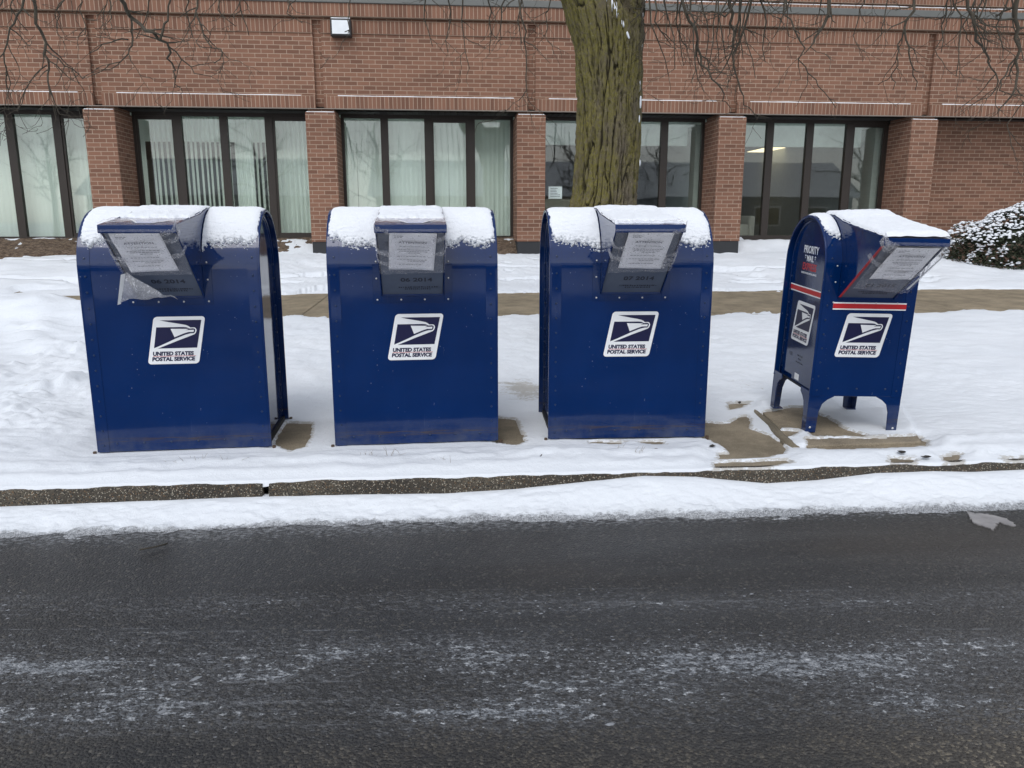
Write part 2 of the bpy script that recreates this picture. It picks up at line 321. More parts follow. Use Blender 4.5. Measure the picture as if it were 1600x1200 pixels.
# ------------------------------------------------------------------ mesh helpers
class MB:
    def __init__(s): s.v = []; s.f = []; s.mi = []; s.mats = []
    def add(s, vs, fs, m=0):
        o = len(s.v); s.v += [tuple(a) for a in vs]; s.f += [tuple(i + o for i in f) for f in fs]; s.mi += [m] * len(fs); return s
    def box(s, x0, x1, y0, y1, z0, z1, m=0):
        v = [(x0, y0, z0), (x1, y0, z0), (x1, y1, z0), (x0, y1, z0), (x0, y0, z1), (x1, y0, z1), (x1, y1, z1), (x0, y1, z1)]
        return s.add(v, [(0, 3, 2, 1), (4, 5, 6, 7), (0, 1, 5, 4), (1, 2, 6, 5), (2, 3, 7, 6), (3, 0, 4, 7)], m)
    def prism(s, pts, d, m=0):     # pts: 3D polygon, extruded by vector d
        n = len(pts); a = [Vector(p) for p in pts]; d = Vector(d); b = [p + d for p in a]
        fs = [tuple(range(n))[::-1], tuple(range(n, 2 * n))] + [(i, (i + 1) % n, n + (i + 1) % n, n + i) for i in range(n)]
        return s.add(a + b, fs, m)
    def tube(s, pts, rad, sides=6, m=0):
        pts = [Vector(p) for p in pts]; n = len(pts); vs = []; fs = []
        u = None
        for i, p in enumerate(pts):
            d = (pts[min(i + 1, n - 1)] - pts[max(i - 1, 0)])
            d = d.normalized() if d.length > 1e-9 else Vector((0, 0, 1))
            if u is None: u = d.orthogonal().normalized()
            u = (u - d * u.dot(d)); u = u.normalized() if u.length > 1e-6 else d.orthogonal().normalized()
            w_ = d.cross(u)
            r = rad[i] if isinstance(rad, (list, tuple)) else rad
            for k in range(sides):
                a = 2 * math.pi * k / sides; vs.append(p + (u * math.cos(a) + w_ * math.sin(a)) * r)
        for i in range(n - 1):
            for k in range(sides):
                a = i * sides + k; b = i * sides + (k + 1) % sides; fs.append((a, b, b + sides, a + sides))
        fs.append(tuple(range(sides))[::-1]); fs.append(tuple(range((n - 1) * sides, n * sides)))
        return s.add(vs, fs, m)
    def dome(s, c, n, r, h, m=0, seg=8):   # rivet head
        c = Vector(c); n = Vector(n).normalized(); u = n.orthogonal().normalized(); w_ = n.cross(u); vs = []; fs = []
        for j, (rr, hh) in enumerate(((1, 0), (.8, .6))):
            for k in range(seg):
                a = 2 * math.pi * k / seg; vs.append(c + (u * math.cos(a) + w_ * math.sin(a)) * r * rr + n * h * hh)
        vs.append(c + n * h)
        for k in range(seg): fs.append((k, (k + 1) % seg, seg + (k + 1) % seg, seg + k)); fs.append((seg + k, seg + (k + 1) % seg, 2 * seg))
        return s.add(vs, fs, m)
    def build(s, name, mat, parent=None, smooth=False):
        me = bpy.data.meshes.new(name); me.from_pydata(s.v, [], s.f)
        for m in (mat if isinstance(mat, (list, tuple)) else [mat]): me.materials.append(m)
        if any(s.mi): me.polygons.foreach_set('material_index', s.mi)
        if smooth: me.polygons.foreach_set('use_smooth', [True] * len(me.polygons))
        me.update(); o = bpy.data.objects.new(name, me); COL.objects.link(o)
        if parent is not None: o.parent = parent
        return o
def bevel(o, w_=.004, seg=2, ang=35):
    b = o.modifiers.new("bevel", 'BEVEL'); b.width = w_; b.segments = seg; b.limit_method = 'ANGLE'; b.angle_limit = R(ang); return o
def empty(name, loc=(0, 0, 0), rot=(0, 0, 0)):
    o = bpy.data.objects.new(name, None); COL.objects.link(o); o.location = loc; o.rotation_euler = rot; o.empty_display_size = .1; return o
def tag(o, label, cat, group=None, kind=None):
    o['label'] = label; o['category'] = cat
    if group: o['group'] = group
    if kind: o['kind'] = kind
    return o
def struct(o): o['kind'] = 'structure'; return o
def textmesh(name, s, size, mat, parent, M, shear=0, bold=0, xs=1, align='CENTER', ext=.0003):
    cu = bpy.data.curves.new(name, 'FONT'); cu.body = s; cu.size = size; cu.shear = shear; cu.offset = bold; cu.align_x = align; cu.extrude = ext; cu.resolution_u = 3
    ob = bpy.data.objects.new(name, cu); COL.objects.link(ob); bpy.context.view_layer.update()
    me = bpy.data.meshes.new_from_object(ob.evaluated_get(bpy.context.evaluated_depsgraph_get()))
    bpy.data.objects.remove(ob); me.name = name; me.transform(M @ Matrix.Diagonal((xs, 1, 1, 1)))
    me.materials.clear(); me.materials.append(mat)
    o = bpy.data.objects.new(name, me); COL.objects.link(o); o.parent = parent; return o

def vnoise(x, y, sc, seed=0, oct_=4, rough=.5):
    tot = np.zeros_like(x, dtype=float); amp = 1.; norm = 0
    for o in range(oct_):
        X = x * sc + seed * 17.3 + o * 5.1; Y = y * sc + seed * 7.7 + o * 9.3
        xi = np.floor(X).astype(np.int64); yi = np.floor(Y).astype(np.int64); fx = X - xi; fy = Y - yi
        fx = fx * fx * (3 - 2 * fx); fy = fy * fy * (3 - 2 * fy)
        def hsh(a, b):
            n = (a * 374761393 + b * 668265263 + (seed + o) * 1274126177) & 0x7fffffff
            n = ((n ^ (n >> 13)) * 1274126177) & 0x7fffffff; n = (n ^ (n >> 16)) & 0xffff; return n / 65535.
        v = (hsh(xi, yi) * (1 - fx) + hsh(xi + 1, yi) * fx) * (1 - fy) + (hsh(xi, yi + 1) * (1 - fx) + hsh(xi + 1, yi + 1) * fx) * fy
        tot += v * amp; norm += amp; amp *= rough; sc *= 2.03
    return tot / norm
def sstep(a, b, x): t_ = np.clip((x - a) / (b - a), 0, 1); return t_ * t_ * (3 - 2 * t_)
def polydist(px, py, poly):
    """signed distance, positive inside"""
    n = len(poly); d = np.full(px.shape, 1e9); ins = np.zeros(px.shape, bool)
    for i in range(n):
        ax, ay = poly[i]; bx, by = poly[(i + 1) % n]; ex, ey = bx - ax, by - ay
        t_ = np.clip(((px - ax) * ex + (py - ay) * ey) / (ex * ex + ey * ey + 1e-12), 0, 1)
        d = np.minimum(d, np.hypot(px - ax - t_ * ex, py - ay - t_ * ey))
        c_ = ((ay > py) != (by > py)) & (px < (bx - ax) * (py - ay) / (by - ay + 1e-12) + ax); ins ^= c_
    return np.where(ins, d, -d)
def gridobj(name, X, Y, Z, mat, attrs=None, keep=None):
    ny, nx = X.shape; co = np.stack([X, Y, Z], -1).reshape(-1, 3)
    idx = np.arange(nx * ny).reshape(ny, nx); q = np.stack([idx[:-1, :-1], idx[:-1, 1:], idx[1:, 1:], idx[1:, :-1]], -1).reshape(-1, 4)
    if keep is not None:
        k = keep.reshape(-1); q = q[k[q].any(1)]
        used = np.unique(q); remap = -np.ones(nx * ny, int); remap[used] = np.arange(len(used)); q = remap[q]; co = co[used]
        if attrs: attrs = {a: b.reshape(-1)[used] for a, b in attrs.items()}
    me = bpy.data.meshes.new(name); me.from_pydata(co.tolist(), [], q.tolist()); me.materials.append(mat)
    me.polygons.foreach_set('use_smooth', [True] * len(me.polygons))
    if attrs:
        for a, b in attrs.items():
            at = me.attributes.new(a, 'FLOAT', 'POINT'); at.data.foreach_set('value', np.asarray(b, dtype=np.float32).reshape(-1))
    me.update(); o = bpy.data.objects.new(name, me); COL.objects.link(o); return o

# ================================================================== GROUND
ZR = -.13
def kerbY(x): return 3.46 - .008 * x
def terr(x, y):
    z = .18 * sstep(4.8, 9.2, y) + .02 * sstep(9, 11, y)
    z = z + .34 * sstep(10.85, 13.7, y) + .27 * sstep(13.6, 14.5, y)
    return z
struct(MB().box(-1500, 1500, -1500, 1500, -.6, -.19).build("ground", SNOW))
o = MB().add([(-80, -6.5, ZR), (80, -6.5, ZR), (80, 3.8, ZR), (-80, 3.8, ZR)], [(0, 1, 2, 3)]).build("road", ASPH); struct(o)
# kerb in two lengths, joint at x=-.82
def kerbseg(mb, xa, xb):
    n = max(2, int((xb - xa) / .05)); rows = []
    prof = [(0.0, ZR - .05), (-.004, -.06), (.0, -.03), (.012, -.010), (.032, -.001), (.062, .002), (.064, ZR)]
    vs = []; fs = []
    for i in range(n + 1):
        x = xa + (xb - xa) * i / n
        for j, (dy, z) in enumerate(prof):
            jt = .004 * (mn.noise(Vector((x * 9, j * 3.1, 1.7)))) + .003 * mn.noise(Vector((x * 30, j * 5.1, 4)))
            vs.append((x, kerbY(x) + dy + jt, z + jt * .6))
    P = len(prof)
    for i in range(n):
        for j in range(P - 1): a = i * P + j; fs.append((a, a + P, a + P + 1, a + 1))
    fs.append(tuple(range(P))); fs.append(tuple(range(n * P, n * P + P))[::-1]); mb.add(vs, fs)
mb = MB(); kerbseg(mb, -40, -.835); kerbseg(mb, -.805, 3.45); kerbseg(mb, 3.47, 40)
struct(mb.build("kerb", KERB, smooth=True))

# bare concrete patches (traced on the pad level)
def px(L, sc, ox, oy, z=0.): return [tuple(onZ(a / sc + ox, b / sc + oy, z)[:2]) for a, b in L]
patches = [
 px([(1395,405),(1545,412),(1540,500),(1500,560),(1420,585),(1340,555),(1320,520)], 4, 100, 560),
 px([(1080,370),(1215,385),(1245,440),(1280,525),(1220,550),(1100,530)], 4, 500, 560),
 px([(1060,400),(1170,410),(1250,405),(1300,370),(1340,362),(1365,380),(1360,440),(1500,490),(1560,530),(1590,575),(1580,600),(1450,625),(1180,640),(1170,600),(1240,600),(1210,560),(1100,510),(1060,500)], 4, 830, 560),
 px([(1140,655),(1600,640),(1620,655),(1430,690),(1350,705),(1180,710),(1150,685)], 4, 830, 560),
 px([(285,135),(350,125),(440,110),(500,110),(560,140),(620,165),(700,215),(780,240),(850,260),(830,292),(600,295),(560,262),(520,235),(480,215),(380,215),(340,190)], 3.2, 1100, 600, .03),
 px([(385,225),(480,230),(440,255),(400,255)], 3.2, 1100, 600, .03),
 px([(950,380),(1050,378),(1050,405),(960,400)], 3.2, 1100, 600),
 px([(1200,365),(1260,360),(1300,400),(1200,408)], 3.2, 1100, 600),
 px([(1500,372),(1600,368),(1600,395),(1520,392)], 3.2, 1100, 600),
 px([(360,522),(830,522),(840,545),(700,535),(620,528),(520,540),(350,535)], 4, 830, 560),
 px([(1262,691),(1350,690),(1440,686),(1444,698),(1400,702),(1262,703)], 1, 0, 0),
 px([(120,100),(230,95),(215,112),(180,125),(125,138)], 3.2, 1100, 600),
]
thin_px = [  # (u,v,ru,rv,strength) smears of thin snow in the photo frame
 (60,625,110,22,.55),(20,668,70,16,.4),(120,600,60,12,.5),(820,615,60,28,.95),(470,640,40,26,.45),(480,505,60,16,.9),
 (1170,610,80,28,.6),(1150,580,60,14,.4),(1560,575,60,30,.45),(1500,545,90,14,.35),(1240,560,60,24,.3),(1560,500,70,12,.7),(1500,650,70,10,.3),(1530,632,50,8,.3),(1170,655,50,18,.4)]
thins = [(*onZ(u, v)[:2], abs((onZ(u + ru, v) - onZ(u, v)).x), abs((onZ(u, v - rv) - onZ(u, v + rv)).y) * .5, s) for u, v, ru, rv, s in thin_px]
xs = np.concatenate([np.arange(-16, -3.2, .08), np.arange(-3.2, 4.2, .018), np.arange(4.2, 19, .08)])
ys = np.concatenate([np.arange(3.43, 3.56, .007), np.arange(3.56, 5.2, .0145), np.arange(5.2, 7.5, .03), np.arange(7.5, 14.45, .045)])
GX, GY = np.meshgrid(xs, ys)
YK = kerbY(GX) ; T = terr(GX, GY)
n1 = vnoise(GX, GY, .9, 1, 4); n2 = vnoise(GX, GY, 5, 2, 4); n3 = vnoise(GX, GY * 1.6, 16, 3, 3)
th = .022 + .03 * (n1 - .5) + .018 * (n2 - .5) + .009 * (n3 - .5) + .005 * (vnoise(GX, GY, 40, 8, 2) - .5)
far = sstep(4.6, 5.4, GY) * sstep(8.6, 7.8, GY)
th += far * (.038 * (vnoise(GX, GY, 6, 71, 5, .62) - .5) + .03 * (vnoise(GX, GY, 1.8, 72, 4) - .5))
th = np.maximum(th, .008)
# plowed lumps, left of the first box
lump = sstep(-1.7, -2.5, GX) * sstep(3.6, 4.3, GY) * sstep(9.0, 7.6, GY)
ll = vnoise(GX, GY, 3.2, 5, 5, .58)
th += lump * (.03 + .22 * np.clip(ll - .42, 0, 1) + .05 * np.abs(vnoise(GX, GY, 9, 6, 3) - .5))
mnd = np.exp(-((GX + 4.2) / 1.3) ** 2 - ((GY - 8.1) / .55) ** 2); th += mnd * (.16 + .1 * ll)
# drifts round the boxes and fold along the kerb
th += .02 * np.exp(-((GY - 3.74 - .16 * (n1 - .5) - .05 * (n2 - .5)) / .06) ** 2) * (.4 + n2) + .012 * np.exp(-((GY - 3.60 - .12 * (n2 - .5) - .1 * (vnoise(GX, GY * .2, 2.1, 77, 3) - .5)) / .05) ** 2) * (n1 + .3)
nb = sstep(3.86, 3.93, GY) * sstep(4.75, 4.5, GY) * sstep(-1.95, -1.8, GX) * sstep(2.7, 2.55, GX); th *= 1 - .72 * nb
# lawn beyond the sidewalk: rough
lw = sstep(10.65, 11.1, GY); th += lw * (.05 + .09 * (vnoise(GX, GY, 2.2, 9, 5, .6) - .45))
# sidewalk bare
e1 = vnoise(GX, GY, 1.6, 11, 4); e2 = vnoise(GX, GY, 7, 12, 3)
sw = np.minimum(GY - (8.38 + .5 * (e1 - .5) + .3 * (e2 - .5)), (10.68 + .35 * (e1 - .5) + .35 * (e2 - .5)) - GY)
sw = np.where(GX < -3.0, np.minimum(sw, GY - (8.95 + .3 * e2 + .25*(e1-.5))), sw)
isl = vnoise(GX, GY * 4, .8, 14, 3); sw = np.where((isl > .64) & (GY > 8.8), -.05, sw)
th -= sstep(-.10, .03, sw) * .2
thin_extra = np.zeros_like(GX)
for i, P in enumerate(patches):
    ps = np.array(P); m = (GX > ps[:, 0].min() - .2) & (GX < ps[:, 0].max() + .2) & (GY > ps[:, 1].min() - .2) & (GY < ps[:, 1].max() + .2)
    d = polydist(GX[m], GY[m], P) + (.018 if i < 6 else .05) * (n3[m] - .5) + (0 if i < 6 else .05) * (n2[m] - .5) + .012 * (vnoise(GX[m], GY[m], 30, 21, 2) - .5)
    thin_extra[m] = np.maximum(thin_extra[m], .85 * sstep(-.07, -.004, d))
    th[m] = th[m] * (1 - sstep(-.12, .0, d)) - .05 * sstep(-.005, .012, d) + .004 * sstep(-.05, -.02, d)
thin = np.zeros_like(GX)
for (cx, cy, rx, ry, s) in thins:
    thin = np.maximum(thin, s * np.exp(-((GX - cx) / rx) ** 2 - ((GY - cy) / ry) ** 2))
thin = np.maximum(thin, .42 * sstep(.58, .72, vnoise(GX, GY * 3, .7, 31, 3)) * sstep(4.7, 5.3, GY) * sstep(8.7, 8, GY))
thin = np.maximum(thin, .6 * sstep(.55, .75, vnoise(GX, GY, 4, 33, 4)) * np.exp(-((GY - 11.1) / .18) ** 2))
thin = np.maximum(thin, thin_extra)
# pad of box 4 raised: snow follows it
PAD4 = [tuple(onZ(u, v, .018)[:2]) for u, v in ((1243, 697), (1440, 690), (1400, 625), (1180, 631))]
dpad = polydist(GX, GY, PAD4); padh = .020 * sstep(-.004, .012, dpad)
th -= .03 * sstep(.0, -.05, dpad) * sstep(-.15, -.05, dpad) * 0
cr = np.abs((GX - 1.86) + .42 * (GY - 4.0) - .05 * (n1 - .5)) # diagonal ridge left of the pad
# rounding over the kerb edge
edge = GY - YK
ke = edge - .026 - .022 * (n2 - .5) - .012 * (n3 - .5)
th = th * sstep(-.005, .10, ke) + .006
zc = -.03 * sstep(.004, -.012, ke)
Z = T + padh + th + zc
struct(gridobj("snow_ground", GX, GY, Z, GSNOW, {'thin': thin, 'slush': np.zeros_like(GX)}, keep=(th > -.04) & (edge > .016)))
# concrete beneath (pads, service walk)
xs2 = np.arange(-16, 19, .25); ys2 = np.concatenate([[3.505], np.arange(3.6, 14.5, .15)])
AX, AY = np.meshgrid(xs2, ys2); struct(gridobj("concrete_apron", AX, AY, terr(AX, AY) - .001, PADC))
mb = MB()
# sidewalk slabs with joints (joints run across)
xx = -15.2
while xx < 18:
    a = xx + .006; b = xx + 1.52 - .006
    n = 12; vs = []; fs = []
    yy = [8.2 + (10.9 - 8.2) * i / n for i in range(n + 1)]
    for y_ in yy:
        zt = float(terr(np.array([0.]), np.array([y_]))[0]) + .006
        vs += [(a + .0, y_, zt), (b, y_, zt)]
    for i in range(n): fs.append((2 * i, 2 * i + 1, 2 * i + 3, 2 * i + 2))
    mb.add(vs, fs); xx += 1.52
struct(mb.build("sidewalk", SIDEW))
# raised pad under the small box, ridge slab beside it
mb = MB(); P = PAD4; n = 26
top = []
for k in range(4):
    a, b = Vector(P[k]), Vector(P[(k + 1) % 4])
    for i in range(n):
        q = a.lerp(b, i / n); j = Vector((mn.noise(Vector((q.x * 14, q.y * 14, 0))), mn.noise(Vector((q.x * 14, q.y * 14, 5))))) * .008; q = q + j; top.append(q)
mb.prism([(q.x, q.y, -.02) for q in top], (0, 0, .038))
struct(bevel(mb.build("concrete_pad", concrete("pad_aggregate", (.17, .14, .10), (.26, .22, .16), .8)), .006, 2))
rid = [onZ(u, v, .02) for u, v in ((1171, 630), (1186, 645), (1206, 662), (1218, 677), (1232, 689), (1244, 697))]
mb = MB(); mb.tube([p - Vector((0, 0, .022)) for p in rid], [.012, .022, .027, .03, .032, .026], 8)
struct(mb.build("broken_slab_edge", concrete("slab_edge_concrete", (.12, .105, .075), (.2, .17, .125), .6), smooth=True))

# gutter berm
xb = np.arange(-6, 8, .013); yb = np.linspace(-.62, .03, 110)
BX, BD = np.meshgrid(xb, yb); BY = kerbY(BX) + BD
def interp(x, pts): return np.interp(x, [p[0] for p in pts], [p[1] for p in pts])
topz = interp(BX, [(-6, -.085), (-1.95, -.083), (-.86, -.070), (-.3, -.075), (0.0, -.08), (.33, -.068), (.7, -.04), (.95, -.024), (1.2, -.034), (1.55, -.075), (1.8, -.066), (2.1, -.04), (2.4, -.038), (2.6, -.047), (3.0, -.040), (8, -.05)])
wid = interp(BX, [(-6, .22), (-1.9, .225), (-1.2, .22), (-.4, .20), (.3, .205), (1.0, .25), (1.6, .235), (2.1, .26), (2.6, .27), (8, .28)])
s_ = np.clip(-BD / (wid + .05 * (vnoise(BX, BY, 3, 41, 3) - .5) + .03 * (vnoise(BX, BY, 14, 43, 3) - .5)), 0, 3)
bz = (topz - ZR) * (1 - sstep(.05, 1.12, s_)) + (.030 * (vnoise(BX, BY * 2, 6, 44, 5, .6) - .5) + .008 * (vnoise(BX, BY, 40, 48, 3) - .5)) * sstep(.02, .3, s_) * (s_ < 1.3) + .006 * (vnoise(BX + BY * .8, BY, 34, 45, 3) - .5) * sstep(.3, .8, s_)
hf = vnoise(BX * .6, BY, 70, 61, 3, .6); hg = vnoise(BX * .5, BY, 26, 62, 3)
bz += .006 * (1 - sstep(.9, 1.3, s_)) + sstep(.62, .95, s_) * (.022 * (hf - .5) + .014 * (hg - .5) - .012 * sstep(.8, 1.3, s_))
slush = sstep(.40, 1.30, s_)
struct(gridobj("gutter_snow", BX, BY, ZR + bz + .002, GSNOW, {'thin': np.zeros_like(BX), 'slush': slush}, keep=(s_ < 1.6) & (bz > -.012)))

# ice crumbs left by tyres: uncountable
mb = MB()
for i in range(4200):
    b_ = random.random(); x = random.uniform(-2.3, 2.9)
    y = random.gauss(2.12, .09) if b_ < .66 else (random.gauss(2.5, .06) if b_ < .82 else random.gauss(1.88, .06))
    y -= .075 * x
    if mn.noise(Vector((x * 1.3, (y + .075 * x) * 3, 3))) < -.05 + random.uniform(-.25, .3): continue
    s = random.choice((.0012, .0014, .0018, .0024, .0034)) * random.uniform(.6, 1.3)
    if random.random() < .012: s *= 2.4
    el = random.uniform(1, 2.4); ang = random.gauss(0, .5); n = 6; vs = []
    for k in range(n):
        a = 2 * math.pi * k / n; rr = s * random.uniform(.6, 1.2); u_, v_ = rr * el * math.cos(a), rr * math.sin(a)
        vs.append((x + u_ * math.cos(ang) - v_ * math.sin(ang), y + u_ * math.sin(ang) + v_ * math.cos(ang), ZR))
    vs.append((x + random.uniform(-s, s) * .4, y, ZR + s * random.uniform(.3, .9)))
    mb.add(vs, [(k, (k + 1) % n, n) for k in range(n)])
t = NT("cloudy_ice"); v = t.pos(); t.base(t.mix(t.noise(v, 30, 3), (.08, .085, .095), (.30, .32, .35))); t.rough(.35); ICE = t.m
tag(mb.build("ice_crumbs", ICE, smooth=True), "crushed ice crumbs scattered in tyre bands on the asphalt", "ice", kind='stuff')
# frozen puddle patch on the right
P = [onZ(u, v, ZR) for u, v in ((1511,801),(1530,804),(1550,806),(1572,811),(1588,822),(1578,822),(1560,817),(1556,822),(1552,829),(1538,824),(1520,817))]
Q = []
for a, b in zip(P, P[1:] + P[:1]):
    for k in range(9): q = a.lerp(b, k / 9); Q.append(q + Vector((mn.noise(q * 60), mn.noise(q * 60 + Vector((5, 0, 0))), 0)) * .016)
mb = MB(); mb.prism([(p.x, p.y, ZR - .002) for p in Q], (0, 0, .007))
t = NT("dirty_ice"); v = t.pos(); t.base(t.mix(t.noise(v, 18, 4), (.11, .108, .112), (.36, .35, .355))); t.rough(.4); t.bump(t.noise(v, 60, 3), .5, .004)
tag(bevel(mb.build("ice_patch", t.m), .004), "flat pinkish grey ice patch on the road near the right edge", "ice patch")

# mulch strip under the windows
xs3 = np.arange(-12, 4.9, .035); ys3 = np.arange(13.45, 14.47, .03); MX, MY = np.meshgrid(xs3, ys3)
bound = 13.72 + .5 * (vnoise(MX, MY, .8, 51, 3) - .5) + .3 * (vnoise(MX, MY, 5, 52, 3) - .5) + .45 * sstep(1.2, 2.2, MX) + .25 * sstep(-2.5, -1, MX) * sstep(1.2, 0, MX)
MZ = terr(MX, MY) + .02 + .075 * sstep(-.05, .12, MY - bound) + .05 * (vnoise(MX, MY, 12, 53, 3) - .5)
o = gridobj("mulch_bed", MX, MY, MZ, CHIP, keep=(MY > bound)); tag(o, "brown bark mulch banked beneath the left-hand windows", "mulch", kind='stuff')

# ================================================================== BUILDING
B = empty("brick_building", (1.6, 13.7, .5)); tag(B, "low red brick office building with recessed window bays behind the mailboxes", "building")
def bp(mb, name, mat, smooth=False, parent=None):
    # geometry is given in world coordinates
    o = mb.build(name, mat, parent or B, smooth); 
    me = o.data; me.transform(Matrix.Translation(-Vector(B.location))); return o
YF, YW_, PW = 13.70, 14.45, .49
PX = [-5.71 + 3.522 * i for i in range(-2, 7)]
WX0, WX1 = PX[0] - 2, PX[-1] + 3
Yu = YF + .045   # upper wall plane
for x in PX:
    o = bp(MB().box(x, x + PW, YF, YW_ + .1, .84, 2.955), "pillar", BRICK); bevel(o, .004, 1)
    bp(MB().box(x + .01, x + PW - .01, YF + .012, YW_ + .1, .2, .838), "foundation", TARRED)
    bp(MB().box(x + .03, x + PW - .03, YF + .075, YW_, 2.957, 3.018), "pillar_neck", BRICK)
# upper wall as panels between the slots
slots = [x + PW * .5 for x in PX]
edges = [WX0] + slots + [WX1]
bp(MB().box(WX0, WX1, Yu + .06, Yu + .35, 3.02, 4.43), "backing_wall", BRICK)
def proudrow(name, z0, z1, y0, mat, gap=.07):
    for a, b in zip(edges[:-1], edges[1:]):
        bp(MB().box(a + gap, b - gap, y0, Yu + .06, z0, z1), name, mat)
proudrow("upper_wall", 3.215, 4.184, Yu, BRICK)
proudrow("soldier_course", 3.02, 3.213, Yu - .035, SOLD1)
proudrow("soldier_course", 4.186, 4.385, Yu - .018, SOLD2)
bp(MB().box(WX0, WX1, Yu - .075, Yu + .35, 4.432, 4.628), "parapet_course", SOLD3)
bp(MB().box(WX0, WX1, Yu + .03, Yu + .06, 4.386, 4.431), "parapet_shadow_joint", BRICK)
o = bp(MB().box(WX0, WX1, Yu - .10, Yu + .38, 4.63, 4.74), "coping", METAL); bevel(o, .01, 2)
bp(MB().box(WX0, WX1, Yu - .04, Yu + .06, 3.008, 3.018), "lintel_angle", plain("pale_lintel", (.25, .21, .18), .6))
bp(MB().box(WX0, WX1, Yu + .06, YW_ + .1, 3.02, 3.05), "soffit", SOFFIT)
# set back upper storey
bp(MB().box(WX0, WX1, 15.30, 15.6, 4.0, 4.988), "upper_storey_wall", BRICK)
bp(MB().box(WX0, WX1, 15.22, 15.6, 4.99, 5.195), "upper_storey_course", brick("red_brick_soldier_mid", True, 4.99))
bp(MB().box(WX0, WX1, 15.26, 15.6, 5.197, 5.238), "upper_storey_joint", BRICK)
bp(MB().box(WX0, WX1, 15.20, 15.6, 5.24, 5.44), "upper_storey_course", brick("red_brick_soldier_upper", True, 5.24))
bp(MB().box(WX0, WX1, 15.17, 15.65, 5.442, 5.56), "upper_storey_coping", METAL)
bp(MB().box(WX0, WX1, 14.1, 15.29, 4.3, 4.5), "lower_roof", SNOW)
bp(MB().box(WX0, WX1, 15.65, 30, 3.1, 5.3), "rear_block", BRICK)
# infill wall right of the last window bay
xi0, xi1 = PX[6] + PW, WX1
bp(MB().box(xi0, xi1, YW_ - .12, YW_ + .2, .3, 3.02), "infill_wall", brick("red_brick_infill"))

def blinds_closed(mb, x0, x1, y, ang, z0=.9, z1=2.99, gap=()):
    x = x0
    while x < x1:
        if not any(a < x < b for a, b in gap):
            a = R(ang + random.uniform(-4, 4)); dx, dy = .046 * math.cos(a), .046 * math.sin(a)
            jx = random.uniform(-.008, .008); lean = random.uniform(-.008, .008)
            vs = []
            for zz, l_ in ((z0, lean), (z1, 0)):
                for s in (-1, 0, 1): vs.append((x + dx * s + l_ + jx, y + dy * s + (.006 if s == 0 else 0), zz))
            mb.add(vs, [(0, 1, 4, 3), (1, 2, 5, 4)])
        x += .082
def drape(mb, x0, x1, y, z0=.9, z1=2.99, per=.10, amp=.025, flare=0.):
    n = int((x1 - x0) / .012); vs = []; fs = []
    for j, zz in enumerate((z0, (z0 + z1) / 2, z1)):
        for i in range(n + 1):
            f = i / n; xx_ = x0 + (x1 - x0) * f; k = 1 - j / 2
            xx_ += flare * k * f
            vs.append((xx_, y + amp * math.sin(xx_ / per * 6.283 + 2.2 * math.sin(xx_ * 3)) * (.7 + .3 * k), zz))
    for j in range(2):
        for i in range(n): a = j * (n + 1) + i; fs.append((a, a + 1, a + n + 2, a + n + 1))
    mb.add(vs, fs)
bays = {0: ('curtain', ()), 1: ('curtain', (3,)), 2: ('slats', (0, 3)), 3: ('curtain', (2,)), 4: ('open', (1,)), 5: ('open', (3,))}
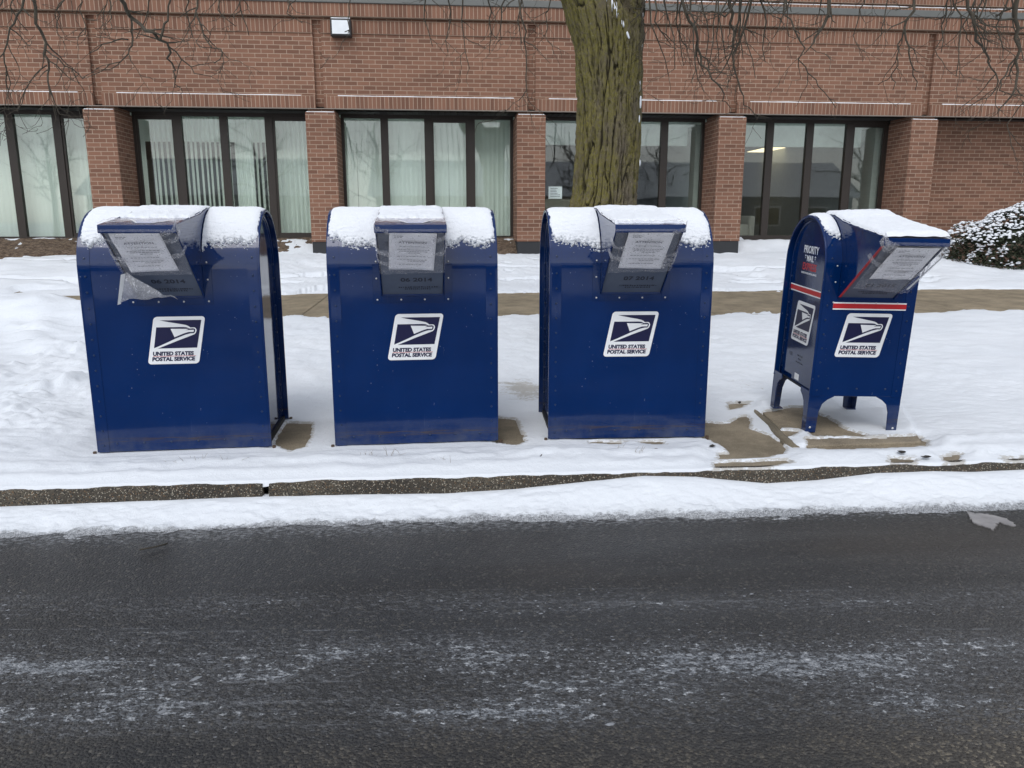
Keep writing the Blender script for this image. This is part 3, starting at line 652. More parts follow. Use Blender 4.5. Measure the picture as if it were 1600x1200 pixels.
for k in range(6):
    x0, x1 = PX[k] + PW, PX[k + 1]
    kind, oper = bays[k]
    W = bp(MB().box(x0 + .001, x0 + .05, YW_ - .02, YW_ + .06, .86, 3.018).box(x1 - .05, x1 - .001, YW_ - .02, YW_ + .06, .86, 3.018)
           .box(x0 + .05, x1 - .05, YW_ - .02, YW_ + .06, 2.96, 3.018).box(x0 + .05, x1 - .05, YW_ - .04, YW_ + .06, .84, .925), "window", BRONZE)
    def wp(mb, name, mat): o = mb.build(name, mat, W); o.data.transform(Matrix.Translation(-Vector(B.location))); return o
    bp(MB().box(x0 + .001, x1 - .001, YW_ - .03, YW_ + .06, .3, .838), "window_base_wall", TARRED)
    inner = (x1 - x0 - .1); pw = (inner - 3 * .13) / 4
    for j in range(4):
        a = x0 + .05 + j * (pw + .13)
        if j < 3: wp(MB().box(a + pw, a + pw + .13, YW_ - .03, YW_ + .06, .925, 2.96), "mullion", BRONZE)
        if j in oper:
            wp(MB().box(a, a + .035, YW_ - .01, YW_ + .04, .925, 2.96).box(a + pw - .035, a + pw, YW_ - .01, YW_ + .04, .925, 2.96)
               .box(a + .035, a + pw - .035, YW_ - .01, YW_ + .04, 2.90, 2.96).box(a + .035, a + pw - .035, YW_ - .01, YW_ + .04, .925, .985), "sash", BRONZE)
            wp(MB().box(a + .035, a + pw - .035, YW_ + .015, YW_ + .021, .985, 2.90), "pane", GLASS)
        else: wp(MB().box(a, a + pw, YW_ + .015, YW_ + .021, .925, 2.96), "pane", GLASS)
    if kind == 'curtain':
        mb = MB(); cen = [x0 + .05 + j * (pw + .13) + pw * f for j, f in ((0, .62), (1, .60), (3, .5))]
        blinds_closed(mb, x0 + .03, x1 - .03, YW_ + .20, 12, gap=[(c, c + .0) for c in cen])
        o = mb.build("vertical_blinds", BLIND)
        lab = {0: "closed pale vertical blinds in the window bay at the far left edge", 1: "pale green vertical blinds drawn closed in the left edge window bay", 3: "pale vertical blinds drawn closed behind the window bay above the second mailbox"}[k]
        tag(o, lab, "blinds", "vertical blinds in the windows")
    if kind == 'slats':
        mb = MB()
        blinds_closed(mb, x0 + .05, x0 + .10, YW_ + .22, 10); blinds_closed(mb, x0 + .22, x0 + 1.56, YW_ + .22, 82)
        drape(mb, x0 + 1.62, x0 + 1.93, YW_ + .24, per=.07); blinds_closed(mb, x0 + 2.0, x0 + 2.3, YW_ + .22, 75); drape(mb, x0 + 2.33, x1 - .1, YW_ + .24, per=.08)
        o = mb.build("vertical_blinds", BLIND); tag(o, "half open vertical blinds with dark gaps behind the first mailbox", "blinds", "vertical blinds in the windows")
# interior shell
mb = MB()
bp(MB().box(WX0, WX1, 24.0, 24.1, .3, 3.1), "rear_room_wall", ROOM)
bp(MB().box(WX0, WX1, YW_ + .1, 24.0, .6, .68), "room_floor", CARPET)
bp(MB().box(WX0, WX1, YW_ + .75, 24.0, 2.94, 3.0), "room_ceiling", CEIL)
bp(MB().box(WX0, WX1, YW_ + .62, YW_ + .72, 2.60, 3.05), "bulkhead", PELMET)
bp(MB().box(WX0, WX1, YW_ + .06, YW_ + .62, 3.051, 3.09), "bulkhead_top", PELMET)
bp(MB().box(PX[5] - .12, PX[5] + .02, YW_ + .12, 24, .68, 2.93), "partition", ROOM)
bp(MB().box(PX[4] + .2, PX[4] + .32, YW_ + .12, 24, .68, 2.93), "partition", ROOM)
bp(MB().box(PX[6] - .17, PX[6] - .02, YW_ + .12, 24, .68, 2.93), "partition", ROOM)
bp(MB().box(WX0 - .1, WX0, YW_, 24, .3, 3.1), "end_wall", BRICK); bp(MB().box(WX1, WX1 + .1, YW_, 24, .3, 3.1), "end_wall", BRICK)
cl = [(-7.9, 15.75, "added unseen fill panel behind the blinds at the far left edge"), (-6.35, 15.75, "added unseen fill panel behind the blinds of the left edge bay"), (-4.3, 15.75, "lit ceiling panel behind the blinds left of the first mailbox's hood"), (-2.9, 15.75, "added unseen fill panel behind the blinds right of the first mailbox"), (-.9, 15.75, "added unseen fill panel behind the left half of the blinds above the second mailbox"), (.5, 15.75, "added unseen fill panel behind the right half of the blinds above the second mailbox"),  # this row is added, unseen fill light for the blinds
      (onY(1052, 236, 19).x, 19.1, "lit yellow ceiling panel seen in the window bay right of the tree trunk"), (onY(1222, 236, 19).x, 19.1, "lit yellow ceiling panel seen in the far right window bay")]
for cx, cy, lab in cl:
    L = empty("ceiling_light_or_fill", (cx, cy, 2.93)); tag(L, lab, "ceiling light", "lit ceiling panels inside the building")
    MB().box(-.66, .66, -.66, .66, -.02, .008).build("housing", METAL, L)
    MB().box(-.6, .6, -.6, .6, -.03, -.0205).build("diffuser", FILLPANEL if cy < 17 else LAMP, L)
# snow lines on the ledges
mb = MB()
def ledge_snow(mb, x0, x1, y0, y1, z, h, m=0):
    n = max(2, int((x1 - x0) / .06)); vs = []; fs = []
    for i in range(n + 1):
        x = x0 + (x1 - x0) * i / n; hh = h * (.65 + .7 * abs(mn.noise(Vector((x * 2.7, z * 5, y0))))) ; j = .006 * mn.noise(Vector((x * 6, z, 9)))
        vs += [(x, y0 + j, z), (x, y0 + .006 + j, z + hh), (x, y1, z + hh), (x, y1, z)]
    for i in range(n):
        a = i * 4
        for k in range(3): fs.append((a + k, a + k + 1, a + 5 + k, a + 4 + k))
    fs += [(0, 1, 2, 3), (4 * n + 3, 4 * n + 2, 4 * n + 1, 4 * n)]; mb.add(vs, fs, m)
for a, b in zip(edges[:-1], edges[1:]): ledge_snow(mb, a + .30, b - .30, Yu - .032, Yu - .002, 3.2135, .013)
o = mb.build("ledge_snow", SNOW); tag(o, "thin white line of snow along the brick ledge above the windows", "snow", kind='stuff')
mb = MB()
for x in PX: ledge_snow(mb, x + .02, x + PW - .02, YF + .005, YF + .072, 2.9555, .012)
ledge_snow(mb, WX0, WX1, 15.225, 15.255, 5.1955, .02)
o = mb.build("pillar_snow", SNOW); tag(o, "thin dusting of snow on top of the brick pillars", "snow", kind='stuff')

# flood light on the wall
p = onY(533, 44, YF - .05)
L = empty("wall_floodlight", (p.x, Yu, p.z)); tag(L, "boxy black framed floodlight fixed high on the brick wall", "floodlight")
bevel(MB().box(-.165, .165, -.18, -.02, -.135, .13).build("housing", plain("black_housing", (.02, .02, .022), .5), L), .015, 2)
MB().box(-.135, .135, -.19, -.181, -.105, .10).build("lens", plain("frosted_lens", (.72, .76, .80), .3), L)
MB().box(-.05, .05, -.02, .0, -.05, .05).build("mount", BRONZE, L)
ms2 = MB(); ledge_snow(ms2, -.15, .15, -.17, -.03, .131, .016); o = ms2.build("snow_on_light", SNOW); o.location = L.location; tag(o, "small strip of snow on top of the wall floodlight", "snow")
# notice in the window, furniture inside
p = onY(868, 301, YW_ - .002)
N = MB().box(-.125, .125, 0, .002, -.11, .11).build("window_notice", PAPER); N.location = (p.x, YW_ + .026, p.z); tag(N, "white paper notice stuck inside the window left of the tree trunk", "paper sign")
mb = MB()
for i in range(6): mb.box(-.09, random.uniform(.02, .09), -.0015, -.0005, .07 - i * .028, .078 - i * .028)
mb.build("printed_text", INK, N)
def armchair(x, y, rz, lab):
    C = empty("armchair", (x, y, .68), (0, 0, rz)); tag(C, lab, "armchair")
    bevel(MB().box(-.35, .35, -.35, .3, .2, .45).build("seat", BUFF, C), .05, 3); bevel(MB().box(-.35, .35, .3, .48, .2, .95).build("backrest", BUFF, C), .06, 3)
    for s in (-1, 1): bevel(MB().box(s * .43 - .08, s * .43 + .08, -.35, .45, .1, .62).build("armrest", BUFF, C), .05, 3)
armchair(5.75, 15.6, .4, "cream armchair inside the far right window bay"); armchair(2.35, 15.5, -.2, "cream armchair inside the window left of the tree trunk")

# ================================================================== MAILBOXES
def arc_profile(Rr, zs, z0, off=0.0, n=28):
    pts = [(off, z0), (off, zs)]
    for i in range(1, n): a = math.pi * i / n; pts.append((Rr - (Rr - off) * math.cos(a), zs + (Rr - off) * math.sin(a)))
    pts += [(2 * Rr - off, zs), (2 * Rr - off, z0)]
    return pts

# eagle decal, coordinates taken in a 1320x1200 frame, affine to the unit parallelogram
def dc(p):
    bl = (125, 1065); ex = (975, 0); ey = (90, -930)
    b = (p[1] - bl[1]) / ey[1]; a = (p[0] - bl[0] - b * ey[0]) / ex[0]; return a, b
NAVY_A = [(330,205),(1120,205),(1055,750),(310,755),(500,680),(700,600),(860,540),(1000,485),(1025,455),(1036,405),(1020,368),(990,350),(915,352),(880,325),(835,303),(740,283),(600,258),(450,230)]
NAVY_B = [(270,340),(780,340),(840,346),(905,374),(965,368),(1000,378),(1010,400),(1004,440),(988,464),(920,466),(860,480),(800,500),(640,565),(500,632),(360,695),(235,748)]
WEDGE = [(540,372),(888,378),(830,404),(900,400),(985,398),(978,440),(880,440),(780,472),(620,538)]
def decal(parent, M, W=.247, H=.24, sl=.20, whitemat=WHITE):
    """M maps decal plane (x right, y up, z out) to the parent's space"""
    def pt(a, b, z): return M @ Vector(((a - .5) * W + (b - .5) * H * sl, (b - .5) * H, z))
    cs = []
    for ca, cb, a0 in ((.93, .93, 0), (.07, .93, 90), (.07, .07, 180), (.93, .07, 270)):
        for k in range(6): an = R(a0 + 18 * k); cs.append(pt(ca + .07 * math.cos(an), cb + .07 * math.sin(an), 0))
    nrm = (M.to_3x3() @ Vector((0, 0, 1))).normalized()
    D = MB().prism(cs, nrm * .0015).build("logo_decal", whitemat, parent)
    mb = MB()
    for poly in (NAVY_A, NAVY_B): mb.prism([pt(*dc(q), .0015) for q in poly], nrm * .0006)
    mb.build("eagle_field", NAVY, D)
    MB().prism([pt(*dc(q), .0021) for q in WEDGE], nrm * .0006).build("eagle_head", whitemat, D)
    sh = Matrix(((1, sl, 0, 0), (0, 1, 0, 0), (0, 0, 1, 0), (0, 0, 0, 1)))
    for s, y, w_ in (("UNITED STATES", .185, .80), ("POSTAL SERVICE", .07, .845)):
        o = textmesh("lettering", s, .0265, NAVY, D, Matrix.Identity(4), 0.12, .0014, 1, 'LEFT')
        me = o.data; xsv = [v.co.x for v in me.vertices]; wd = max(xsv) - min(xsv); k = w_ * W / wd
        me.transform(M @ Matrix.Translation(((.075 - .5) * W + (y - .5) * H * sl, (y - .5) * H, .0019)) @ Matrix.Diagonal((k, 1, 1, 1)))
    MB().prism([pt(a, b, .0016) for a, b in ((.08, .172), (.92, .172), (.92, .163), (.08, .163))], nrm * .0004).build("red_line", RED, D)
    return D
FRONT = Matrix(((1, 0, 0, 0), (0, 0, -1, 0), (0, 1, 0, 0), (0, 0, 0, 1)))       # decal plane -> faces -y

def mailbox(name, loc, rot, W, Rr, zs, z0, label, cat, year, hood, small=False, decal_z=.60, group=None):
    root = empty(name, loc, rot); tag(root, label, cat, group); hw = W / 2; D = 2 * Rr
    prof = arc_profile(Rr, zs, z0)
    # wrap shell, thickness .012, running the full width
    inn = arc_profile(Rr, zs, z0, .014)
    mb = MB(); n = len(prof); vs = []; fs = []
    for s in (-1, 1):
        for (y, z) in prof: vs.append((s * hw, y, z))
        for (y, z) in inn: vs.append((s * hw, y, z))
    for i in range(n - 1):
        fs += [(i, i + 1, 2 * n + i + 1, 2 * n + i), (n + i + 1, n + i, 3 * n + i, 3 * n + i + 1), (i + 1, i, n + i, n + i + 1), (2 * n + i, 2 * n + i + 1, 3 * n + i + 1, 3 * n + i)]
    for i in (0, n - 1): fs.append((i, 2 * n + i, 3 * n + i, n + i))
    o = mb.add(vs, fs).build("body", BLUE, root, True); b = bevel(o, .004, 2, 50); o.modifiers.new("wn", 'WEIGHTED_NORMAL')
    # end panels, inset
    for s in (-1, 1):
        ip = arc_profile(Rr, zs, z0, .015)
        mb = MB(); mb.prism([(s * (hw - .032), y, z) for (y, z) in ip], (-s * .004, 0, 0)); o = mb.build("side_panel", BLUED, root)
        # inner bead
        ib = arc_profile(Rr, zs, z0 + .01, .030)
        mb = MB(); mb.tube([(s * (hw - .031), y, z) for y, z in ib], .006, 6)
        for i in range(14):
            zz = z0 + .06 + i * .078
            if zz < zs:
                mb.dome((s * (hw - .03), .045, zz), (s, 0, 0), .006, .004, 1); mb.dome((s * (hw - .03), D - .045, zz), (s, 0, 0), .006, .004, 1)
        o.data.materials.append(RIVET) if False else None
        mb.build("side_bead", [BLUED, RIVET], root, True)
    if not small:
        MB().box(-hw + .02, hw - .02, .02, D - .02, .0, z0 + .02).build("base", DARK, root)  # dark block standing in for the shade in the gap underneath
    # edge strips with rivets following the wrap
    fr = [(y, z) for (y, z) in prof if y <= Rr * .9]
    for s in (-1, 1):
        mb = MB(); x0, x1 = (s * hw - s * .012), (s * hw - s * .062); m = len(fr); vs = []; fs = []
        def outp(y, z, d):
            if z <= zs: return (y - d, z)
            v_ = Vector((y - Rr, z - zs)).normalized(); return (y + v_.x * d, z + v_.y * d)
        for (y, z) in fr:
            a = outp(y, z, .0022); vs += [(x0, a[0], a[1]), (x1, a[0], a[1]), (x1, y, z), (x0, y, z)]
        for i in range(m - 1):
            q = 4 * i; fs += [(q, q + 4, q + 5, q + 1), (q + 1, q + 5, q + 6, q + 2), (q + 3, q + 7, q + 4, q)]
        mb.add(vs, fs)
        zz = z0 + .035
        while zz < zs + .02: mb.dome((s * (hw - .037), -.002, zz), (0, -1, 0), .0058, .0038, 1); zz += .078
        for i in range(4):
            a = R(12 + 15 * i); mb.dome((s * (hw - .037), Rr - (Rr + .002) * math.cos(a), zs + (Rr + .002) * math.sin(a)), (0, -math.cos(a), math.sin(a)), .0058, .0038, 1)
        mb.build("edge_strip", [BLUE, RIVET], root, True).modifiers.new("es", 'EDGE_SPLIT').split_angle = R(35)
    mb = MB(); nrv = int((W - .2) / .12) + 1
    for i in range(nrv): mb.dome((-hw + .1 + (W - .2) * i / (nrv - 1), -.0005, z0 + .045), (0, -1, 0), .006, .004)
    mb.build("bottom_rivets", RIVET, root, True)
    if not small:
        for x, y in ((-hw - .012, .0), (hw + .012, .0), (hw + .012, D)): 
            MB().tube([(x, y, -.01), (x, y, .022)], [.011, .009], 7).build("anchor_bolt", RUST, root)
    # hood (chute)
    hx0, hx1, prot, ztop, zlip, zb = hood
    cr = zs + Rr + .002
    Hd = empty("hood"); Hd.parent = root
    lip = .022
    side = [(Rr * 1.0, cr), (Rr * .55, cr), (-prot, ztop), (-prot, ztop - lip), (0.0, zb), (.02, zb), (.02, zs), (Rr * .3, zs + Rr * .62), (Rr * .6, zs + Rr * .86), (Rr, zs + Rr * .95)]
    for s, xx_ in ((-1, hx0), (1, hx1)):
        o = MB().prism([(xx_, y, z) for y, z in side], (-s * .006, 0, 0)).build("cheek", BLUE, Hd); bevel(o, .002, 1)
    mb = MB()
    tp = [(Rr * 1.02, cr + .0015), (Rr * .55, cr + .0015), (Rr * .1, cr - .006 - (cr - ztop) * .28), (-prot + .03, ztop + .006), (-prot - .004, ztop + .001), (-prot - .006, ztop - .028)]
    vs = []; fs = []
    for (y, z) in tp: vs += [(hx0 - .004, y, z), (hx1 + .004, y, z), (hx1 + .004, y + .002, z - .008), (hx0 - .004, y + .002, z - .008)]
    for i in range(len(tp) - 1):
        q = 4 * i
        for k in range(4): fs.append((q + k, q + (k + 1) % 4, q + 4 + (k + 1) % 4, q + 4 + k))
    fs += [(0, 3, 2, 1), (4 * len(tp) - 4, 4 * len(tp) - 3, 4 * len(tp) - 2, 4 * len(tp) - 1)]
    mb.add(vs, fs); bevel(mb.build("hood_top", BLUE, Hd), .003, 2)
    # flap, set back inside the cheeks
    s0 = Vector((0, .0, zb)); s1 = Vector((0, -prot, ztop - lip)); sv = (s1 - s0); L_ = sv.length; sv.normalize(); nv = Vector((0, sv.z * -1, sv.y)).normalized()
    if nv.y > 0: nv = -nv
    def fp(x, u, d): return Vector((x, 0, 0)) + s0 + sv * u + nv * d
    hxl, hxr = hx0 + .007, hx1 - .007
    bevel(MB().prism([fp(hxl, .0, -.012), fp(hxr, .0, -.012), fp(hxr, L_ - .03, -.012), fp(hxl, L_ - .03, -.012)], nv * .004).build("flap", FLAP, Hd), .002, 1)
    MB().prism([fp(hxl, L_ - .028, -.03), fp(hxr, L_ - .028, -.03), fp(hxr, L_, -.03), fp(hxl, L_, -.03)], nv * .004).build("slot", DARK, Hd)
    hc = (hx0 + hx1) / 2
    MF = Matrix.Identity(4)
    for i in range(3): MF[i][0] = (1, 0, 0)[i]; MF[i][1] = sv[i]; MF[i][2] = nv[i]; MF[i][3] = fp(hc, 0, -.0078)[i]
    textmesh("stamped_date", year, .042, TXT, Hd, MF @ Matrix.Translation((.02, .115, 0)), 0, .0012, 1.15)
    mb = MB(); rng = random.Random(int(loc[0] * 1000))
    for row in range(2):
        x = -.09 + row * .03
        while x < .10 - row * .03:
            w_ = rng.uniform(.004, .009); h_ = rng.uniform(.007, .012)
            a = MF @ Vector((x + .02, .062 - row * .016, 0)); mb.prism([a, a + Vector((w_, 0, 0)), a + Vector((w_, 0, 0)) + sv * h_, a + sv * h_], nv * .0004); x += w_ + rng.uniform(.002, .006)
    mb.build("worn_small_print", TXT, Hd)
    # mounting plate with bright bolts
    mb = MB(); a, b = hx0 - .042, hx1 + .042; zt = zs + .03; pt_ = .0025
    mb.box(a, hx0 - .001, -pt_, -.0003, zb - .035, zt).box(hx1 + .001, b, -pt_, -.0003, zb - .035, zt).box(hx0 - .001, hx1 + .001, -pt_, -.0003, zb - .035, zb - .001)
    for i in range(4): mb.dome((a + .022 + (b - a - .044) * i / 3, -pt_, zb - .018), (0, -1, 0), .0052, .004, 1)
    for z in (zb + .09, zb + .175):
        for x in (a + .02, b - .02): mb.dome((x, -pt_, z), (0, -1, 0), .0052, .004, 1)
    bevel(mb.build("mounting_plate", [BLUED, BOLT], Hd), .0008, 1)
    D_ = decal(root, Matrix.Translation((hc * .6 + .006, -.0008, decal_z)) @ FRONT)
    return root, MF, (hx0, hx1, prot, ztop, zb, cr, L_)

GB = "large mailboxes in the row along the kerb"
Rb, ZS = .303, .934
def place(u, v, phi, W):    # front-bottom-centre from measured front corners
    return None
boxes = []
specs = [
 (-1.335, 4.00, 2.3, "large blue mailbox at the left end of the row, torn plastic hanging from its hood", "06 2014"),
 (-.14, 4.01, 1.6, "large blue mailbox second from the left, notice taped squarely on its hood", "06 2014"),
 (.995, 4.01, -2.2, "large blue mailbox beside the small one, standing in front of the tree trunk", "07 2014"),
]
Wb = .865
for X, Y, ph, lab, yr in specs:
    hood = (-.165, .155, .40, 1.158, 0, .80)
    if X > .9: hood = (-.165, .160, .40, 1.158, 0, .80)
    boxes.append(mailbox("mailbox", (X, Y, .0), (0, 0, R(ph)), Wb, Rb, ZS, .016, lab, "mailbox", yr, hood, decal_z=.588, group=GB))

# ---- small legged box
Ws, Rs, ZSs = .52, .27, .905
small = mailbox("mailbox", (2.262, 3.99, .018), (R(2.6), R(1.2), R(-3.0)), Ws, Rs, ZSs, .21, "small four-legged blue mailbox with red and white stripes at the right end of the row", "mailbox", "01 2015",
                (-.172, .138, .41, 1.096, 0, .748), small=True, decal_z=.553)
root = small[0]; hw = Ws / 2; D = 2 * Rs
leg = [(0, 0), (.058, 0), (.064, .12), (.078, .165), (.105, .19), (.14, .2085), (.14, .235), (0, .235)]
legs_ = [(0, 0), (.05, 0), (.054, .12), (.066, .165), (.09, .19), (.12, .2085), (.12, .235), (0, .235)]
for sx in (-1, 1):
    for fy in (0, 1):
        y0 = 0 if fy == 0 else D; dy = 1 if fy == 0 else -1; mb = MB()
        mb.prism([(sx * (hw - .001 - a), y0 + dy * .001, z) for a, z in leg], (0, dy * .006, 0))
        mb.prism([(sx * (hw - .002), y0 + dy * (.0075 + a), z) for a, z in legs_], (-sx * .006, 0, 0))
        mb.dome((sx * (hw - .025), y0 - dy * .0005, .03), (0, -dy, 0), .007, .005, 1)
        mb.box(min(sx * hw, sx * (hw - .06)), max(sx * hw, sx * (hw - .06)), min(y0 + dy * .008, y0 + dy * .06), max(y0 + dy * .008, y0 + dy * .06), -.002, .004)
        o = mb.build("leg", [BLUE, BOLT], root); bevel(o, .0015, 1)
# side apron (bottom plate)
MB().box(-hw + .02, hw - .02, .02, D - .02, .215, .222).build("floor_plate", DARK, root)
# stripes on the front and the left side
def stripe(name, M, w_, parent, h=.026):
    S = MB().prism([M @ Vector((x, y, 0)) for x, y in ((-w_ / 2, -h / 2 - .007), (w_ / 2, -h / 2 - .007), (w_ / 2, h / 2 + .007), (-w_ / 2, h / 2 + .007))], (M.to_3x3() @ Vector((0, 0, .001)))).build(name, WHITE, parent)
    MB().prism([M @ Vector((x, y, .001)) for x, y in ((-w_ / 2, -h / 2), (w_ / 2, -h / 2), (w_ / 2, h / 2), (-w_ / 2, h / 2))], (M.to_3x3() @ Vector((0, 0, .0006)))).build("red_band", RED, S)
stripe("front_stripe", Matrix.Translation((.008, -.0035, .712)) @ FRONT, .40, root)
SIDE = Matrix(((0, 0, -1, -(hw - .032)), (-1, 0, 0, Rs), (0, 1, 0, 0), (0, 0, 0, 1)))     # faces -x
def sidem(y, z): return Matrix(((0, 0, -1, -(hw - .0325)), (-1, 0, 0, y), (0, 1, 0, z), (0, 0, 0, 1)))
stripe("side_stripe", sidem(Rs, .755), .46, root)
decal(root, sidem(Rs, .572), W=.24, H=.235, sl=.20)
for s, z, sz, mt, sc in (("PRIORITY", .965, .058, WHITEINK, .8), ("* MAIL *", .92, .046, WHITEINK, .9), ("EXPRESS", .870, .056, RED, .9), ("UNITED STATES POSTAL SERVICE", .847, .014, WHITEINK, 1)):
    textmesh("lettering", s, sz, mt, root, sidem(Rs, z) @ Matrix.Translation((0, 0, .0005)), 0, .0012 if sz > .02 else .0003, sc)
for s, y, z, sz in (("1105", Rs * 1.45, .36, .03), ("MAIL CLASS", Rs * .95, .375, .014), ("PICKUP", Rs * .95, .355, .014), ("NO LOOSE COINS", Rs * .95, .335, .012)):
    textmesh("small_lettering", s, sz, TXT, root, sidem(y, z) @ Matrix.Translation((0, 0, .0005)), 0, .0004)
MB().prism([sidem(Rs * 1.0, .255) @ Vector((x, y, .0)) for x, y in ((-.03, -.018), (.03, -.018), (.03, .018), (-.03, .018))], (-.001, 0, 0)).build("white_sticker", WHITE, root)
boxes.append(small)

# ---- notices, film and snow on each box
def world_of(root):
    bpy.context.view_layer.update(); return root.matrix_world.copy()
def flapgrid(MF, pts, dmap, nu=26, nv=30):
    """quad pts in flap coordinates (x,u) -> grid, displaced outwards by dmap(x,u)"""
    mb = MB(); vs = []; fs = []
    (a, b, c, d) = [Vector(q) for q in pts]
    for j in range(nv + 1):
        for i in range(nu + 1):
            s, t_ = i / nu, j / nv; q = (a.lerp(b, s)).lerp(d.lerp(c, s), t_); vs.append(MF @ Vector((q.x, q.y, dmap(q.x, q.y, s, t_))))
    for j in range(nv):
        for i in range(nu): k = j * (nu + 1) + i; fs.append((k, k + 1, k + nu + 2, k + nu + 1))
    return mb.add(vs, fs)
notice_specs = [  # centre x, centre u, rotation, label
 (-.012, .375, 2, "crooked white notice in wrinkled plastic on the leftmost mailbox hood"),
 (.004, .375, -3, "white notice taped square on the hood of the second mailbox from the left"),
 (.004, .375, -1.5, "white notice in clear plastic on the hood of the mailbox before the tree"),
 (.02, .36, 0, "white notice under loose plastic on the hood of the small legged mailbox")]
for bi, (root, MF, hd) in enumerate(boxes):
    MW = world_of(root); hx0, hx1, prot, ztop, zb, cr, L_ = hd; hw2 = (hx1 - hx0) / 2
    cx, cu, rot, lab = notice_specs[bi]
    ca, sa = math.cos(R(rot)), math.sin(R(rot)); pw, ph_ = (.108, .14)
    q = [(cx + x * ca - y * sa, cu + x * sa + y * ca) for x, y in ((-pw, -ph_), (pw, -ph_), (pw, ph_), (-pw, ph_))]
    nz = lambda x, u, s, t_: .018 + .004 * mn.noise(Vector((x * 14, u * 14, bi * 3.)))
    N = flapgrid(MF, q, nz, 14, 18).build("paper_notice", PAPER, None, True); N.matrix_world = MW; sol = N.modifiers.new("s", 'SOLIDIFY'); sol.thickness = .0006
    tag(N, lab, "notice", "paper notices taped on the mailboxes")
    def pp(x, y, d=.0235): return MF @ Matrix.Translation((cx, cu, d)) @ Matrix.Rotation(R(rot), 4, 'Z') @ Matrix.Translation((x, y, 0))
    textmesh("heading_text", "ATTENTION", .020, INK, N, pp(0, .068), 0, .0004, 1.15, ext=.0001)
    mb = MB(); rng = random.Random(bi); M_ = pp(0, 0)
    for row, (xa, xb_, y) in enumerate(((-.085, -.045, .118), (-.085, -.055, .108), (-.06, .06, .044), (-.07, .07, .020), (-.06, .066, .008), (-.02, .035, -.004), (-.07, .055, -.030), (-.07, .07, -.056), (-.02, .05, -.068), (-.06, .04, -.092))):
        x = xa
        while x < xb_:
            w_ = rng.uniform(.006, .016); mb.prism([M_ @ Vector((x, y, 0)), M_ @ Vector((x + w_, y, 0)), M_ @ Vector((x + w_, y + .0035, 0)), M_ @ Vector((x, y + .0035, 0))], M_.to_3x3() @ Vector((0, 0, .0001))); x += w_ + .003
    mb.build("printed_lines", INK, N)
    # film sleeve over the notice
    fq = [(-hw2 * .97, cu - ph_ - .02), (hw2 * .99, cu - ph_ - .012), (hw2 * 1.03, L_ + .004), (-hw2 * 1.0, L_ + .004)]
    if bi == 3: fq = [(-hw2 * .9, .14), (hw2 * 1.12, .10), (hw2 * 1.06, L_ + .01), (-hw2 * .98, L_ + .01)]
    dm = lambda x, u, s, t_: .027 + .007 * mn.noise(Vector((x * 22, u * 13, bi * 7.))) + .004 * mn.noise(Vector((x * 60, u * 40, bi)))
    Fm = flapgrid(MF, fq, dm, 40, 50).build("plastic_sleeve", FILM, N, True)
    # tape strips crumpled over the hood sides
    mb = MB(); rng = random.Random(20 + bi)
    for k in range(7):
        s = rng.choice((-1, 1)) if bi != 3 else rng.choice((-1, -1, 1)); u0 = cu + rng.uniform(-.13, .16); vs = []; fs = []; n = 9
        for i in range(n + 1):
            f = i / n; x = s * (hw2 * (.62 + .42 * f)); dd = .032 if f < .85 else .032 - .05 * (f - .85) / .15
            for e in (0, 1): vs.append(MF @ Vector((x, u0 + e * .028 + .03 * f * rng.uniform(.6, 1), dd + rng.uniform(-.006, .006))))
        for i in range(n): fs.append((2 * i, 2 * i + 1, 2 * i + 3, 2 * i + 2))
        mb.add(vs, fs); mb.build("tape", TAPE, N, True); mb = MB()
    # crumpled sheet over the top front of the hood
    mb = MB(); vs = []; fs = []; nx_, ny_ = 40, 16
    for j in range(ny_ + 1):
        for i in range(nx_ + 1):
            x = hx0 - .006 + (hx1 - hx0 + .012) * i / nx_; f = j / ny_
            y = -prot - .010 + f * .17; z = ztop + .006 + (cr - ztop) * max(0, (y + prot)) / (prot + Rs * .5) * .8 + .006
            if j == 0: z = ztop - .03
            if j == 1: z = ztop - .004
            vs.append((x, y, z + (.006 * mn.noise(Vector((x * 30, y * 20, bi * 5.))) if j > 1 else 0)))
    for j in range(ny_):
        for i in range(nx_): k = j * (nx_ + 1) + i; fs.append((k, k + 1, k + nx_ + 2, k + nx_ + 1))
    mb.add(vs, fs); o = mb.build("plastic_cover", TOPFILM, N, True)

# faded hood sticker on the two left boxes
for bi in (0, 1):
    root, MF, hd = boxes[bi]; hx0, hx1, prot, ztop, zb, cr, L_ = hd
    def tz(y): return ztop + .0075 + (cr - ztop) * (y + prot - .03) / (prot + Rb * .1) * .72
    mb = MB(); c = (hx0 + hx1) / 2 + .02
    for (xa, xb_, xc, xd, m) in ((-.035, .02, .075, -.085, 0),):
        ya, yb_ = -prot + .035, -prot + .16
        mb.add([(c - .028, ya, tz(ya)), (c + .028, ya, tz(ya)), (c + .085, yb_, tz(yb_)), (c - .085, yb_, tz(yb_))], [(0, 1, 2, 3)], 1)
        for s in (-1, 1): mb.add([(c + s * .028, ya, tz(ya) + .001), (c + s * .036, ya, tz(ya) + .001), (c + s * .10, yb_, tz(yb_) + .001), (c + s * .085, yb_, tz(yb_) + .001)], [(0, 1, 2, 3)], 0)
    mb.build("hood_sticker", [WHITE, plain("faded_lilac", (.42, .44, .56), .5)], root)

